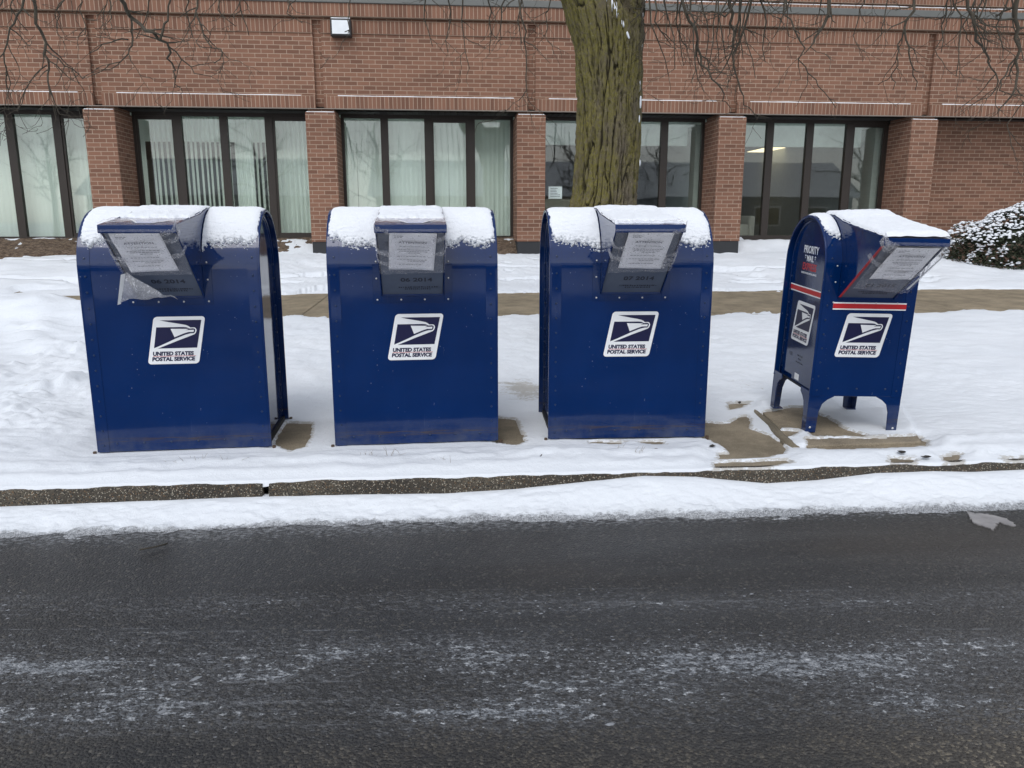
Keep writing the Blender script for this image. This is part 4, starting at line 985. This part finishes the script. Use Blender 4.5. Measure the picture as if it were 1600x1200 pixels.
# torn plastic of the first box
root, MF, hd = boxes[0]; MW = world_of(root)
mb = MB(); vs = []; fs = []; A = Vector((-.135, .235, .02)); Bq = Vector((-.215, .05, .05)); Cq = Vector((.045, .035, .03)); n = 14
for i in range(n + 1):
    for j in range(n + 1 - i):
        a, b = i / n, j / n; q = A * (1 - a - b) + Bq * a + Cq * b; q.z += .022 * mn.noise(Vector((q.x * 20, q.y * 16, 2))) + .02 * math.sin((a + b) * 3.1) ; vs.append(MF @ q)
idx = {}; k = 0
for i in range(n + 1):
    for j in range(n + 1 - i): idx[i, j] = k; k += 1
for i in range(n):
    for j in range(n - i):
        fs.append((idx[i, j], idx[i + 1, j], idx[i, j + 1]))
        if i + j < n - 1: fs.append((idx[i + 1, j], idx[i + 1, j + 1], idx[i, j + 1]))
mb.add(vs, fs); o = mb.build("torn_plastic", MILK, None, True); o.matrix_world = MW; tag(o, "torn milky plastic sheet hanging from the leftmost mailbox hood", "plastic sheet")
mb = MB(); a, b = MF @ (A + Vector((-.012, 0, .012))), MF @ (Bq + Vector((-.012, -.02, .012)))
d = (b - a); sd = Vector((.011, 0, .003)); mb.prism([a - sd, a + sd, b + sd * .7, b - sd * .7], Vector((0, -.002, 0))); mb.build("binding_strip", WHITE, o)
# red and white strips on the flap of the small box
root, MF, hd = boxes[3]; hx0, hx1, prot, ztop, zb, cr, L_ = hd; hh = (hx1 - hx0) / 2
MB().prism([MF @ Vector(q) for q in ((-hh - .001, .02, .006), (-hh + .012, .02, .006), (-hh + .012, L_ - .03, .006), (-hh - .001, L_ - .03, .006))], (MF.to_3x3() @ Vector((0, 0, .002)))).build("red_edge_strip", RED, root)
MB().prism([MF @ Vector(q) for q in ((hh + .004, .12, .012), (hh + .014, .12, .012), (hh + .012, L_ - .05, .03), (hh + .004, L_ - .05, .03))], (MF.to_3x3() @ Vector((0, 0, .003)))).build("white_edge_strip", WHITE, root)

# ---- snow caps
def cap(box, W, Rr, zs, bi, label, front0=68, back=-72):
    root, MF, hd = box; hx0, hx1, prot, ztop, zb, cr, L_ = hd; hw = W / 2
    mb = MB()
    def shell(xa, xb_, fn, res, pos, m=0):
        """fn(x,s)->thickness ; pos(x,s,h)->point"""
        pass
    def grid(xa, xb_, sa, sb, hfun, pfun, dx, ds):
        nx_ = int((xb_ - xa) / dx) + 1; ns = int((sb - sa) / ds) + 1
        hs_ = [[hfun(xa + (xb_ - xa) * i / nx_, sa + (sb - sa) * j / ns) for i in range(nx_ + 1)] for j in range(ns + 1)]
        vs = []; idx = {}; fs = []
        for j in range(ns):
            for i in range(nx_):
                if max(hs_[j][i], hs_[j][i + 1], hs_[j + 1][i], hs_[j + 1][i + 1]) <= 0: continue
                q = []
                for (jj, ii) in ((j, i), (j, i + 1), (j + 1, i + 1), (j + 1, i)):
                    if (jj, ii) not in idx:
                        idx[jj, ii] = len(vs); x = xa + (xb_ - xa) * ii / nx_; s = sa + (sb - sa) * jj / ns
                        vs.append(pfun(x, s, hs_[jj][ii]))
                    q.append(idx[jj, ii])
                fs.append(tuple(q))
        mb.add(vs, fs)
    sd = bi * 11.3
    def edge_f(x):
        e = front0 + 5 * mn.noise(Vector((x * 9, sd, 0))) + 4 * mn.noise(Vector((x * 34, sd, 3)))
        lh = hx0 - x if x < hx0 else x - hx1
        e += 9 * math.exp(-max(0, lh) / .03)
        rim = (hw - abs(x)); e -= 10 * math.exp(-max(0, rim) / .02)
        return e
    def hmain(x, a):
        e = edge_f(x); d1 = (e - a) * .006 ; d2 = (a - back) * .01; rim = (hw - abs(x)) - .012 - .006 * mn.noise(Vector((x * 3, a * .12, sd)))
        d3 = rim * 1.0
        dh = 1.0
        h = min(d1, d2, d3)
        if h <= 0: return h
        hh = .013 * (1 - math.exp(-h / .014))
        lump = .5 + .5 * mn.noise(Vector((x * 75, a * 1.25, sd))); l2 = mn.noise(Vector((x * 28, a * .5, sd + 4)))
        near = math.exp(-d1 / .045)
        hh += near * (.008 * lump - .003) + .003 * l2
        g = mn.noise(Vector((x * 140, a * 2.4, sd + 9))) * .5 + .5; g2 = mn.noise(Vector((x * 62, a * 1.0, sd + 2))) * .5 + .5
        if d1 < .10 and (g * .45 + g2 * .55) < .64 - .50 * d1 / .10: return -.002
        hh += .004 * (g - .4) * near
        return max(hh, .0006)
    def pmain(x, a, h):
        r_ = Rr + max(h, -.003); an = R(a)
        return (x, Rr - r_ * math.sin(an), zs + r_ * math.cos(an))
    grid(-hw + .002, hx0 - .004, back, front0 + 18, hmain, pmain, .0036, .62)
    grid(hx1 + .004, hw - .002, back, front0 + 18, hmain, pmain, .0036, .62)
    grid(hx0 - .004, hx1 + .004, back, 8, lambda x, a: .006, pmain, .02, 3)
    # on the hood top
    def top(y):
        pts = [(-prot - .004, ztop + .001), (-prot + .03, ztop + .006), (Rr * .1, cr - .006 - (cr - ztop) * .28), (Rr * .55, cr + .0015), (Rr * 1.02, cr + .0015)]
        for (a, b) in zip(pts[:-1], pts[1:]):
            if y <= b[0]: f = (y - a[0]) / (b[0] - a[0]); return a[1] + (b[1] - a[1]) * f
        return pts[-1][1]
    bare = {0: .24, 1: .24, 2: .04, 3: -.02}[bi]
    def hhood(x, y):
        xr = min(x - hx0, hx1 - x) + .003; f = y + prot
        d = min(xr * 1.2, (f - bare + .05 * mn.noise(Vector((x * 16, y * 10, sd))) + .03 * mn.noise(Vector((x * 50, y * 30, sd)))) * .5)
        if bi == 3: d = min(xr * 1.2, f + .012)
        if bi == 2: d = min(d, (.02 + math.hypot((x - .10) * 1.0, (f - .03) * .7) - .05) * .6)
        if d <= 0: return d
        mx = (.012, .012, .017, .034)[bi]
        if bi == 3: mx *= .6 + .5 * (x - hx0) / (hx1 - hx0)
        return mx * (1 - math.exp(-d / .012)) + .004 * mn.noise(Vector((x * 30, y * 30, sd))) + .002
    grid(hx0 - .002, hx1 + .002, -prot - .008, Rr * 1.0, hhood, lambda x, y, h: (x, y, top(y) + max(h, -.006)), .005, .006)
    o = mb.build("settled_snow", SNOWCAP, None, True); o.matrix_world = world_of(root)
    tag(o, label, "snow", "snow on top of the mailboxes")
cap(boxes[0], Wb, Rb, ZS, 0, "crusty snow on top of the leftmost mailbox, blue hood front bare")
cap(boxes[1], Wb, Rb, ZS, 1, "crusty snow on top of the second mailbox from the left")
cap(boxes[2], Wb, Rb, ZS, 2, "crusty snow on top of the mailbox in front of the tree trunk")
cap(boxes[3], Ws, Rs, ZSs, 3, "thick snow on the hood and top of the small legged mailbox", front0=52)

# ================================================================== TREE
TR = empty("bare_tree", (1.50, 7.0, .1)); tag(TR, "large mossy barked leafless tree behind the mailboxes with drooping twigs", "tree")
def tp_(mb, name, mat, smooth=True):
    o = mb.build(name, mat, TR, smooth); o.data.transform(Matrix.Translation(-Vector(TR.location))); return o
def trunk_mesh():
    H0, H1 = .05, 3.65; nz_ = 420; na = 300; vs = []; fs = []; fur = []
    for j in range(nz_ + 1):
        z = H0 + (H1 - H0) * j / nz_
        # centre line and radius from the photo (left edge, right edge at Y=7)
        xl = np.interp(z, [.05, .5, 1.15, 1.4, 1.8, 2.2, 2.6, 3.0, 3.65], [.95, 1.05, 1.11, 1.175, 1.205, 1.215, 1.19, 1.06, .86])
        xr = np.interp(z, [.05, .5, 1.15, 1.4, 1.8, 2.2, 2.6, 3.0, 3.65], [2.02, 1.86, 1.755, 1.75, 1.77, 1.765, 1.765, 1.79, 1.84])
        cx, rx = (xl + xr) / 2, (xr - xl) / 2; ry = min(rx, .34)
        for i in range(na):
            a = 2 * math.pi * i / na; ca, sa = math.cos(a), math.sin(a)
            rr = 1 + .035 * mn.noise(Vector((ca * 1.5, sa * 1.5, z * 1.1))) 
            wv = .30 * mn.noise(Vector((ca * 2, sa * 2, z * 1.6))) + .10 * mn.noise(Vector((ca * 7, sa * 7, z * 5)))
            wz = mn.noise(Vector((ca * 4, sa * 4, z * 3.5 + 40)))
            q = Vector(((ca + wv * .3) * 6.2, (sa + .06 * wz) * 6.2, z * 1.25 + wv * 1.6))
            d_ = mn.voronoi(q, distance_metric='DISTANCE')[0]; f = d_[1] - d_[0]
            wdt = .085 + .07 * (mn.noise(Vector((ca * 3, sa * 3, z * 1.3 + 3))) + .3)
            fv = max(0, 1 - f / max(.03, wdt))
            fine = mn.noise(Vector((ca * 26, sa * 26, z * 9))) * .006 + mn.noise(Vector((ca * 60, sa * 60, z * 26))) * .005
            q2 = Vector(((ca + wv * .2) * 15, sa * 15, z * 4.6 + 9 + wz * .5)); d2 = mn.voronoi(q2)[0]; f2 = max(0, 1 - (d2[1] - d2[0]) / .13)
            f2 *= max(0, min(1, .5 + 1.6 * mn.noise(Vector((ca * 2.5, sa * 2.5, z * 2 + 20)))))
            dr = -.032 * fv ** 1.2 - .012 * f2 + fine * 1.6 + .012 * mn.noise(Vector((ca * 9, sa * 9, z * 1.8)))
            vs_f = min(1, fv + f2 * .55)
            if z > 2.62 and sa < 0:
                xg = np.interp(z, [2.62, 2.8, 3.15, 3.65], [1.66, 1.63, 1.47, 1.28]); xx0 = cx + rx * rr * ca
                dr -= .20 * float(sstep(2.62, 3.1, z)) * math.exp(-((xx0 - xg) / .045) ** 2) + (.10 * float(sstep(2.7, 3.2, z)) if xx0 > xg else 0)
            vs.append((cx + (rx * rr + (dr if abs(dr) < .05 else dr * .3)) * ca, 7.0 + (ry * rr + dr) * sa, z)); fur.append(vs_f)
    for j in range(nz_):
        for i in range(na): a = j * na + i; b = j * na + (i + 1) % na; fs.append((a, b, b + na, a + na))
    mb = MB().add(vs, fs); o = tp_(mb, "trunk", BARK)
    at = o.data.attributes.new("furrow", 'FLOAT', 'POINT'); at.data.foreach_set('value', fur); return o
trunk_mesh()
# two main limbs rising out of the frame, then long scaffolds
def wig(p0, p1, n, amp, seed):
    out = []
    for i in range(n + 1):
        f = i / n; p = Vector(p0).lerp(Vector(p1), f); s = amp * math.sin(math.pi * min(1, f + .15))
        out.append(p + Vector((mn.noise(Vector((f * 4, seed, 0))), mn.noise(Vector((f * 4, seed, 7))), mn.noise(Vector((f * 4, seed, 13))))) * s)
    return out
scaff = [((1.15, 7.0, 3.3), (.35, 6.9, 4.6), .30, .18), ((1.72, 7.05, 3.3), (2.2, 7.2, 4.7), .24, .15),
         ((.4, 6.9, 4.5), (-5.6, 6.3, 4.3), .13, .03), ((.3, 6.9, 4.7), (-3.0, 7.9, 4.6), .10, .03), ((2.2, 7.2, 4.5), (7.6, 7.0, 4.2), .13, .03), ((2.1, 7.1, 4.4), (6.2, 6.0, 4.3), .12, .03),
         ((1.9, 7.2, 4.2), (3.6, 5.9, 4.2), .09, .03), ((.5, 6.9, 4.4), (-1.6, 5.9, 4.3), .08, .03), ((.4, 6.9, 4.6), (-.2, 7.4, 6.5), .18, .08), ((2.2, 7.2, 4.7), (2.8, 7.5, 6.6), .14, .07)]
for i, (a, b, r0, r1) in enumerate(scaff):
    P = wig(a, b, 16, .35 if i > 1 else .05, i * 3.3); tp_(MB().tube(P, [r0 + (r1 - r0) * k / 16 for k in range(17)], 12), "limb", BARK)
TW = MB(); rngt = random.Random(3)
def twig(p, d, L, r, lvl, seg=.075):
    n = max(3, int(L / seg)); pts = [p.copy()]; rad = [r]; q = p.copy(); d = d.normalized(); kids = []
    for i in range(n):
        k = .32 if lvl > 0 else .22
        d = (d + Vector((rngt.gauss(0, k), rngt.gauss(0, k), rngt.gauss(0, k) * .7 - .05 * (1 - lvl * .3)))).normalized()
        q = q + d * seg * rngt.uniform(.7, 1.3); pts.append(q.copy()); rad.append(max(.0016, r * (1 - .75 * (i + 1) / n) * (1.25 if rngt.random() < .2 else 1)))
        if lvl < 3 and rngt.random() < (.42, .42, .3)[lvl]:
            kids.append((q.copy(), (d + Vector((rngt.gauss(0, .9), rngt.gauss(0, .7), rngt.gauss(-.05, .5)))).normalized(), L * rngt.uniform(.22, .5), max(.002, rad[-1] * .62)))
    TW.tube(pts, rad, 5 if r > .006 else 4)
    for k in kids: twig(k[0], k[1], k[2], k[3], lvl + 1, seg * .85)
def traced(L, Y, r0, r1=.003, z_off=0):
    """hanging branch through points given in the photo frame at depth Y; y depth wanders"""
    pts = []; 
    for i, (u, v) in enumerate(L): pts.append(onY(u, v, Y + .25 * mn.noise(Vector((u * .02, v * .02, Y)))))
    out = [pts[0]]; rad = [r0]
    for a, b in zip(pts[:-1], pts[1:]):
        for s in (1, 2, 3): f = s / 3; q = a.lerp(b, f) + Vector((rngt.gauss(0, .008), rngt.gauss(0, .02), rngt.gauss(0, .008))); out.append(q)
    n = len(out); rad = [r0 + (r1 - r0) * i / (n - 1) for i in range(n)]; TW.tube(out, rad, 6)
    for i in range(2, n):
        if rngt.random() < .42:
            d = (out[i] - out[i - 1]).normalized(); twig(out[i], d + Vector((rngt.gauss(0, 1), rngt.gauss(0, .6), rngt.gauss(-.1, .5))), rngt.uniform(.12, .42), rad[i] * .55 + .0012, 1, .055)
# prominent hanging branches, left
traced([(60,-230),(45,-60),(38,12),(15,45),(10,100),(15,143)], 6.4, .012)
traced([(90,-200),(50,-30),(58,38),(72,75),(75,105),(78,140),(95,180)], 6.4, .016)
traced([(72,78),(100,100),(130,122)], 6.4, .006); traced([(73,102),(52,125),(30,175)], 6.4, .005)
traced([(150,-200),(185,-10),(205,28),(240,55),(262,72),(268,100),(273,120),(277,134)], 6.5, .018)
traced([(205,28),(207,60),(200,85),(160,112)], 6.5, .009); traced([(200,62),(175,65),(137,80)], 6.5, .006)
traced([(250,62),(262,30),(270,-30),(262,-160)], 6.5, .010); traced([(262,72),(290,100),(315,117)], 6.5, .006)
traced([(315,-150),(310,10),(309,40),(325,65),(345,83),(338,100)], 6.3, .009)
traced([(450,-160),(450,0),(453,22),(470,40)], 6.4, .006); traced([(580,-160),(545,10),(546,42),(538,52)], 6.6, .006)
for u in (668, 700, 728, 760, 792, 815): traced([(u - 10, -180), (u, -20), (u + rngt.uniform(-8, 8), 30), (u + rngt.uniform(-12, 12), 70 + rngt.uniform(-30, 40))], rngt.uniform(6.2, 7.2), .009)
traced([(800,-60),(815,30),(823,80),(824,140),(812,160)], 6.3, .007)
# right of the trunk
traced([(1180,-160),(1150,0),(1135,25),(1100,20)], 6.7, .016)
traced([(1160,-150),(1140,10),(1146,50),(1144,85),(1120,128)], 6.8, .018)
traced([(1040,-120),(1068,20),(1090,60),(1098,100),(1112,122),(1130,150),(1137,165)], 6.5, .014)
traced([(1190,-120),(1170,20),(1145,85),(1152,130),(1165,160),(1183,185)], 6.7, .012)
for i in range(16):
    u = 1012 + i * 12 + rngt.uniform(-5, 5); traced([(u, -170), (u + rngt.uniform(-14, 14), -20), (u + rngt.uniform(-16, 16), 35), (u + rngt.uniform(-22, 22), 70 + rngt.uniform(0, 60))], rngt.uniform(6.0, 7.4), .009 + rngt.random() * .004)
traced([(1225,-160),(1228,20),(1250,62),(1256,105),(1275,135),(1310,165)], 6.3, .008)
traced([(1330,-200),(1302,0),(1275,60),(1262,80)], 6.5, .022, )
traced([(1240,-100),(1230,15),(1205,60)], 6.5, .010)
traced([(1440,-180),(1428,10),(1414,42),(1420,70),(1428,105),(1432,143)], 6.3, .013); traced([(1414,42),(1402,68),(1405,95),(1392,120),(1375,133)], 6.3, .007); traced([(1392,118),(1398,140)], 6.3, .004)
traced([(1490,-150),(1480,20),(1472,50),(1465,85)], 6.6, .006)
traced([(1500,-180),(1515,10),(1522,50),(1540,80),(1552,105),(1562,135),(1530,160)], 6.2, .015)
traced([(1620,-180),(1590,10),(1588,60),(1592,110),(1580,150),(1560,175)], 6.2, .022); traced([(1588,90),(1570,120),(1562,140),(1575,148)], 6.2, .008)
traced([(1600,160),(1580,185),(1573,215)], 6.2, .005)
for i in range(11):
    u = 1480 + i * 17 + rngt.uniform(-6, 6); traced([(u, -170), (u + rngt.uniform(-14, 14), -10), (u + rngt.uniform(-16, 16), 40), (u + rngt.uniform(-22, 22), 70 + rngt.uniform(0, 50))], rngt.uniform(6.0, 7.2), .010)
for u in (0, 25, 95, 130, 170, 235, 290, 345, 370, 860, 1235, 1290, 1345, 1380): traced([(u, -170), (u + rngt.uniform(-14, 14), -20), (u + rngt.uniform(-10, 10), 15), (u + rngt.uniform(-22, 22), 30 + rngt.uniform(0, 40))], rngt.uniform(6.2, 7.2), .008)
tp_(TW, "twigs", TWIG)
# snow caught on the trunk
mb = MB()
for (u, v, L_, w_, lean) in ((947, -4, .16, .018, .09), (958, 14, .05, .008, .03), (1004, 20, .10, .008, -.01), (999, 122, .12, .010, .0), (1001, 150, .10, .008, 0), (1003, 60, .07, .007, 0), (999, 180, .06, .006, 0), (1000, 250, .05, .005, 0), (949, -8, .17, .034, .10), (964, 22, .10, .014, .07), (978, 46, .07, .008, .03), (999, 108, .03, .005, .0)):
    p = onY(u, v, 6.70 if u < 985 else 6.86); pts = [p + Vector((lean * k / 6 + .006 * mn.noise(Vector((k, u, 0))), 0, -L_ * k / 6)) for k in range(7)]
    mb.tube(pts, [w_ * (.4 + .8 * math.sin(.4 + 2.4 * k / 6)) for k in range(7)], 7)
o = mb.build("trunk_snow", SNOW, None, True); tag(o, "streaks of snow caught in the bark of the mossy trunk", "snow", kind='stuff')

# ================================================================== BUSH
BU = empty("yew_bush", (10.12, 12.75, .40)); tag(BU, "rounded dark evergreen bush loaded with snow by the brick wall", "bush")
def bushr(d): return 1 + .16 * mn.noise(d * 2.1 + Vector((3, 1, 0))) + .10 * mn.noise(d * 5)
lm = MB(); sm = MB(); rb = random.Random(5)
for i in range(15000):
    d = Vector((rb.gauss(0, 1), rb.gauss(0, 1), abs(rb.gauss(0, 1)) * .9 - .15)).normalized()
    k = bushr(d) * (1 - abs(rb.gauss(0, .09))); p = Vector((d.x * 1.42 * k, d.y * .85 * k, .04 + max(-.05, d.z) * 1.0 * k))
    if p.z < 0: continue
    s = rb.uniform(.018, .038); a = Vector((rb.gauss(0, 1), rb.gauss(0, 1), rb.gauss(0, .6))).normalized(); b = a.cross(d + Vector((.1, 0, .3))).normalized()
    lm.add([p - a * s, p + b * s * .35, p + a * s * 1.3, p - b * s * .35], [(0, 1, 2, 3)])
for i in range(4200):
    d = Vector((rb.gauss(0, 1), rb.gauss(0, 1), abs(rb.gauss(0, 1)) + .05)).normalized()
    if mn.noise(d * 7) * 1.3 + .9 * d.z < .34 + rb.uniform(-.35, .2): continue
    k = bushr(d) * 1.0; p = Vector((d.x * 1.42 * k, d.y * .85 * k, .04 + d.z * k)); s = rb.uniform(.014, .042)
    n = 7; el = rb.uniform(.5, 1); an = rb.uniform(0, 3); vs = []
    for ring, (rr, hh) in enumerate(((1, -.25), (.8, .3))):
        for q in range(n):
            a = 2 * math.pi * q / n; x_, y_ = s * rr * math.cos(a) * rb.uniform(.75, 1.2), s * rr * el * math.sin(a) * rb.uniform(.75, 1.2)
            vs.append(p + Vector((x_ * math.cos(an) - y_ * math.sin(an), x_ * math.sin(an) + y_ * math.cos(an), s * hh)))
    vs.append(p + Vector((0, 0, s * .55))); fs = [(q, (q + 1) % n, n + (q + 1) % n, n + q) for q in range(n)] + [(n + q, n + (q + 1) % n, 2 * n) for q in range(n)] + [tuple(range(n))[::-1]]
    sm.add(vs, fs)
lm.build("foliage", YEW, BU); 
core = MB(); vs = []; fs = []
for j in range(13):
    for i in range(28):
        th_ = math.pi / 2 * j / 12; ph = 2 * math.pi * i / 28; d = Vector((math.cos(ph) * math.cos(th_), math.sin(ph) * math.cos(th_), math.sin(th_))); k = bushr(d) * .8
        vs.append((d.x * 1.42 * k, d.y * .85 * k, d.z * k))
for j in range(12):
    for i in range(28): a = j * 28 + i; b = j * 28 + (i + 1) % 28; fs.append((a, b, b + 28, a + 28))
core.add(vs, fs).build("inner_branches", plain("bush_inner", (.012, .014, .008), .9), BU, True)
bl = MB()
for i in range(900):
    a = rb.uniform(2.6, 4.6); p = Vector((math.cos(a) * 1.42 * rb.uniform(.8, 1.06), math.sin(a) * .85 * rb.uniform(.85, 1.05), rb.uniform(.02, .42))); s = rb.uniform(.015, .035)
    u_ = Vector((rb.gauss(0, 1), rb.gauss(0, 1), rb.gauss(0, 1))).normalized(); v_ = u_.orthogonal().normalized(); bl.add([p - u_ * s, p + v_ * s * .5, p + u_ * s, p - v_ * s * .5], [(0, 1, 2, 3)])
bl.build("brown_leaves", BROWNLEAF, BU)
o = sm.build("bush_snow", SNOW, None, True); o.location = BU.location; tag(o, "clumps of snow lying on the dark evergreen bush", "snow", kind='stuff')

# ================================================================== small litter
def leaf(u, v, s, z, lab, mat=BROWNLEAF):
    p = onZ(u, v, z); rl = random.Random(int(u)); vs = []; n = 9
    for k in range(n):
        a = 2 * math.pi * k / n; r_ = s * (.55 + .5 * rl.random()); vs.append((r_ * math.cos(a), r_ * .6 * math.sin(a), .006 + .010 * rl.random()))
    mb = MB().add([(0, 0, .002)] + vs, [(0, k + 1, (k + 1) % n + 1) for k in range(n)]); o = mb.build("dead_leaf", mat); o.location = (p.x, p.y, z + .004)
    o.modifiers.new("s", 'SOLIDIFY').thickness = .001; tag(o, lab, "leaf", "dead leaves on the snow")
DL = plain("dark_wet_leaf", (.016, .012, .010), .6)
leaf(1409, 710, .032, .015, "dark curled leaf on the snow in front of the small mailbox's pad", DL); leaf(1447, 717, .036, .012, "dark flat leaf on the snow to the right of the small mailbox's pad", DL)
leaf(1113, 700, .022, .02, "small dark leaf on snow beside the third large mailbox's right corner", DL); leaf(1026, 705, .02, .022, "brown clod in the snow below the third large mailbox", BROWNLEAF)
leaf(1155, 632, .018, .03, "small dark leaf on snow between the third large and small mailboxes", DL)
def stick(L, lab, r=.0022, z=.035):
    P = [onZ(u, v, z) for u, v in L]; o = MB().tube(P, r, 5).build("fallen_twig", TWIG, None, True); tag(o, lab, "twig")
stick([(842, 716), (846, 711), (851, 706), (854, 702)], "short curved twig lying on snow between the second and third mailboxes", .003)
stick([(218, 859), (240, 855), (262, 849)], "thin dark twig lying on the asphalt at the left", .003, ZR + .006)
mb = MB(); rg = random.Random(9)
for (u, v, n) in ((282, 725, 4), (310, 722, 6), (575, 715, 7), (612, 712, 7), (695, 722, 4), (1000, 712, 8), (972, 708, 5), (352, 725, 3)):
    for k in range(n):
        p = onZ(u + rg.gauss(0, 8), v + rg.gauss(0, 2), .02); h = rg.uniform(.015, .05); l_ = rg.gauss(0, .02)
        mb.tube([p, p + Vector((l_ * .4, 0, h * .6)), p + Vector((l_, rg.gauss(0, .006), h))], [.0009, .0007, .0004], 3)
o = mb.build("grass_stems", plain("dry_grass", (.16, .12, .07), .9)); tag(o, "sparse dry grass stems poking through the snow by the kerb", "grass", kind='stuff')

# ================================================================== across the street (seen only as reflections)
SIDING = [plain("pale_siding", (.42, .42, .40), .8), plain("tan_siding", (.30, .25, .19), .8), plain("grey_siding", (.2, .22, .24), .8)]
for i, (x, wd, lab) in enumerate(((-15, 13, "pale sided bungalow with snowy roof across the street"), (3, 14, "tan sided bungalow with snowy roof across the street"), (21, 13, "grey sided bungalow with snowy roof across the street"))):
    Hs = empty("bungalow", (x, -30, -.1)); tag(Hs, lab, "house", "houses across the street")
    MB().box(-wd / 2, wd / 2, 0, 8, 0, 2.9).build("wall", SIDING[i], Hs)
    mb = MB(); mb.prism([(-wd / 2 - .5, 8.6, 2.9), (-wd / 2 - .5, -.6, 2.9), (-wd / 2 - .5, 4, 5.4)], (wd + 1, 0, 0)); mb.build("roof", SNOW, Hs)
    for wx in (-.3, .05, .3):
        wm = MB().box(wx * wd - .9, wx * wd + .9, 8.0, 8.06, 1.0, 2.3).build("window", plain("white_trim", (.6, .6, .6), .6), Hs); MB().box(wx * wd - .8, wx * wd + .8, 8.061, 8.07, 1.1, 2.2).build("pane", plain("dark_pane", (.02, .025, .03), .1), wm)
rngt = random.Random(12)
for i, (x, y) in enumerate(((-24, -23), (-11, -21), (-4, -24), (9, -22), (15, -24), (28, -22))):
    Tt = empty("street_tree", (x, y, -.15)); tag(Tt, ["bare tree at the far left across the street", "bare tree before the pale bungalow", "slim bare tree between the bungalows", "bare tree before the tan bungalow", "bare tree between tan and grey bungalows", "bare tree at the far right across the street"][i], "tree", "trees across the street")
    TW = MB(); MB().tube([(0, 0, 0), (.1, 0, 2.5), (0, .1, 5)], [.2, .15, .08], 10).build("trunk", TWIG, Tt, True)
    for k in range(13):
        a = k * 2.4; twig(Vector((0, 0, 2.2 + k * .25)), Vector((math.cos(a), math.sin(a), 1.0)), 4.2, .045, 0, .35)
    for k in range(0, len(TW.v)): pass
    TW.build("crown", TWIG, Tt)
print("objects", len(bpy.data.objects), "verts", sum(len(m.vertices) for m in bpy.data.meshes))
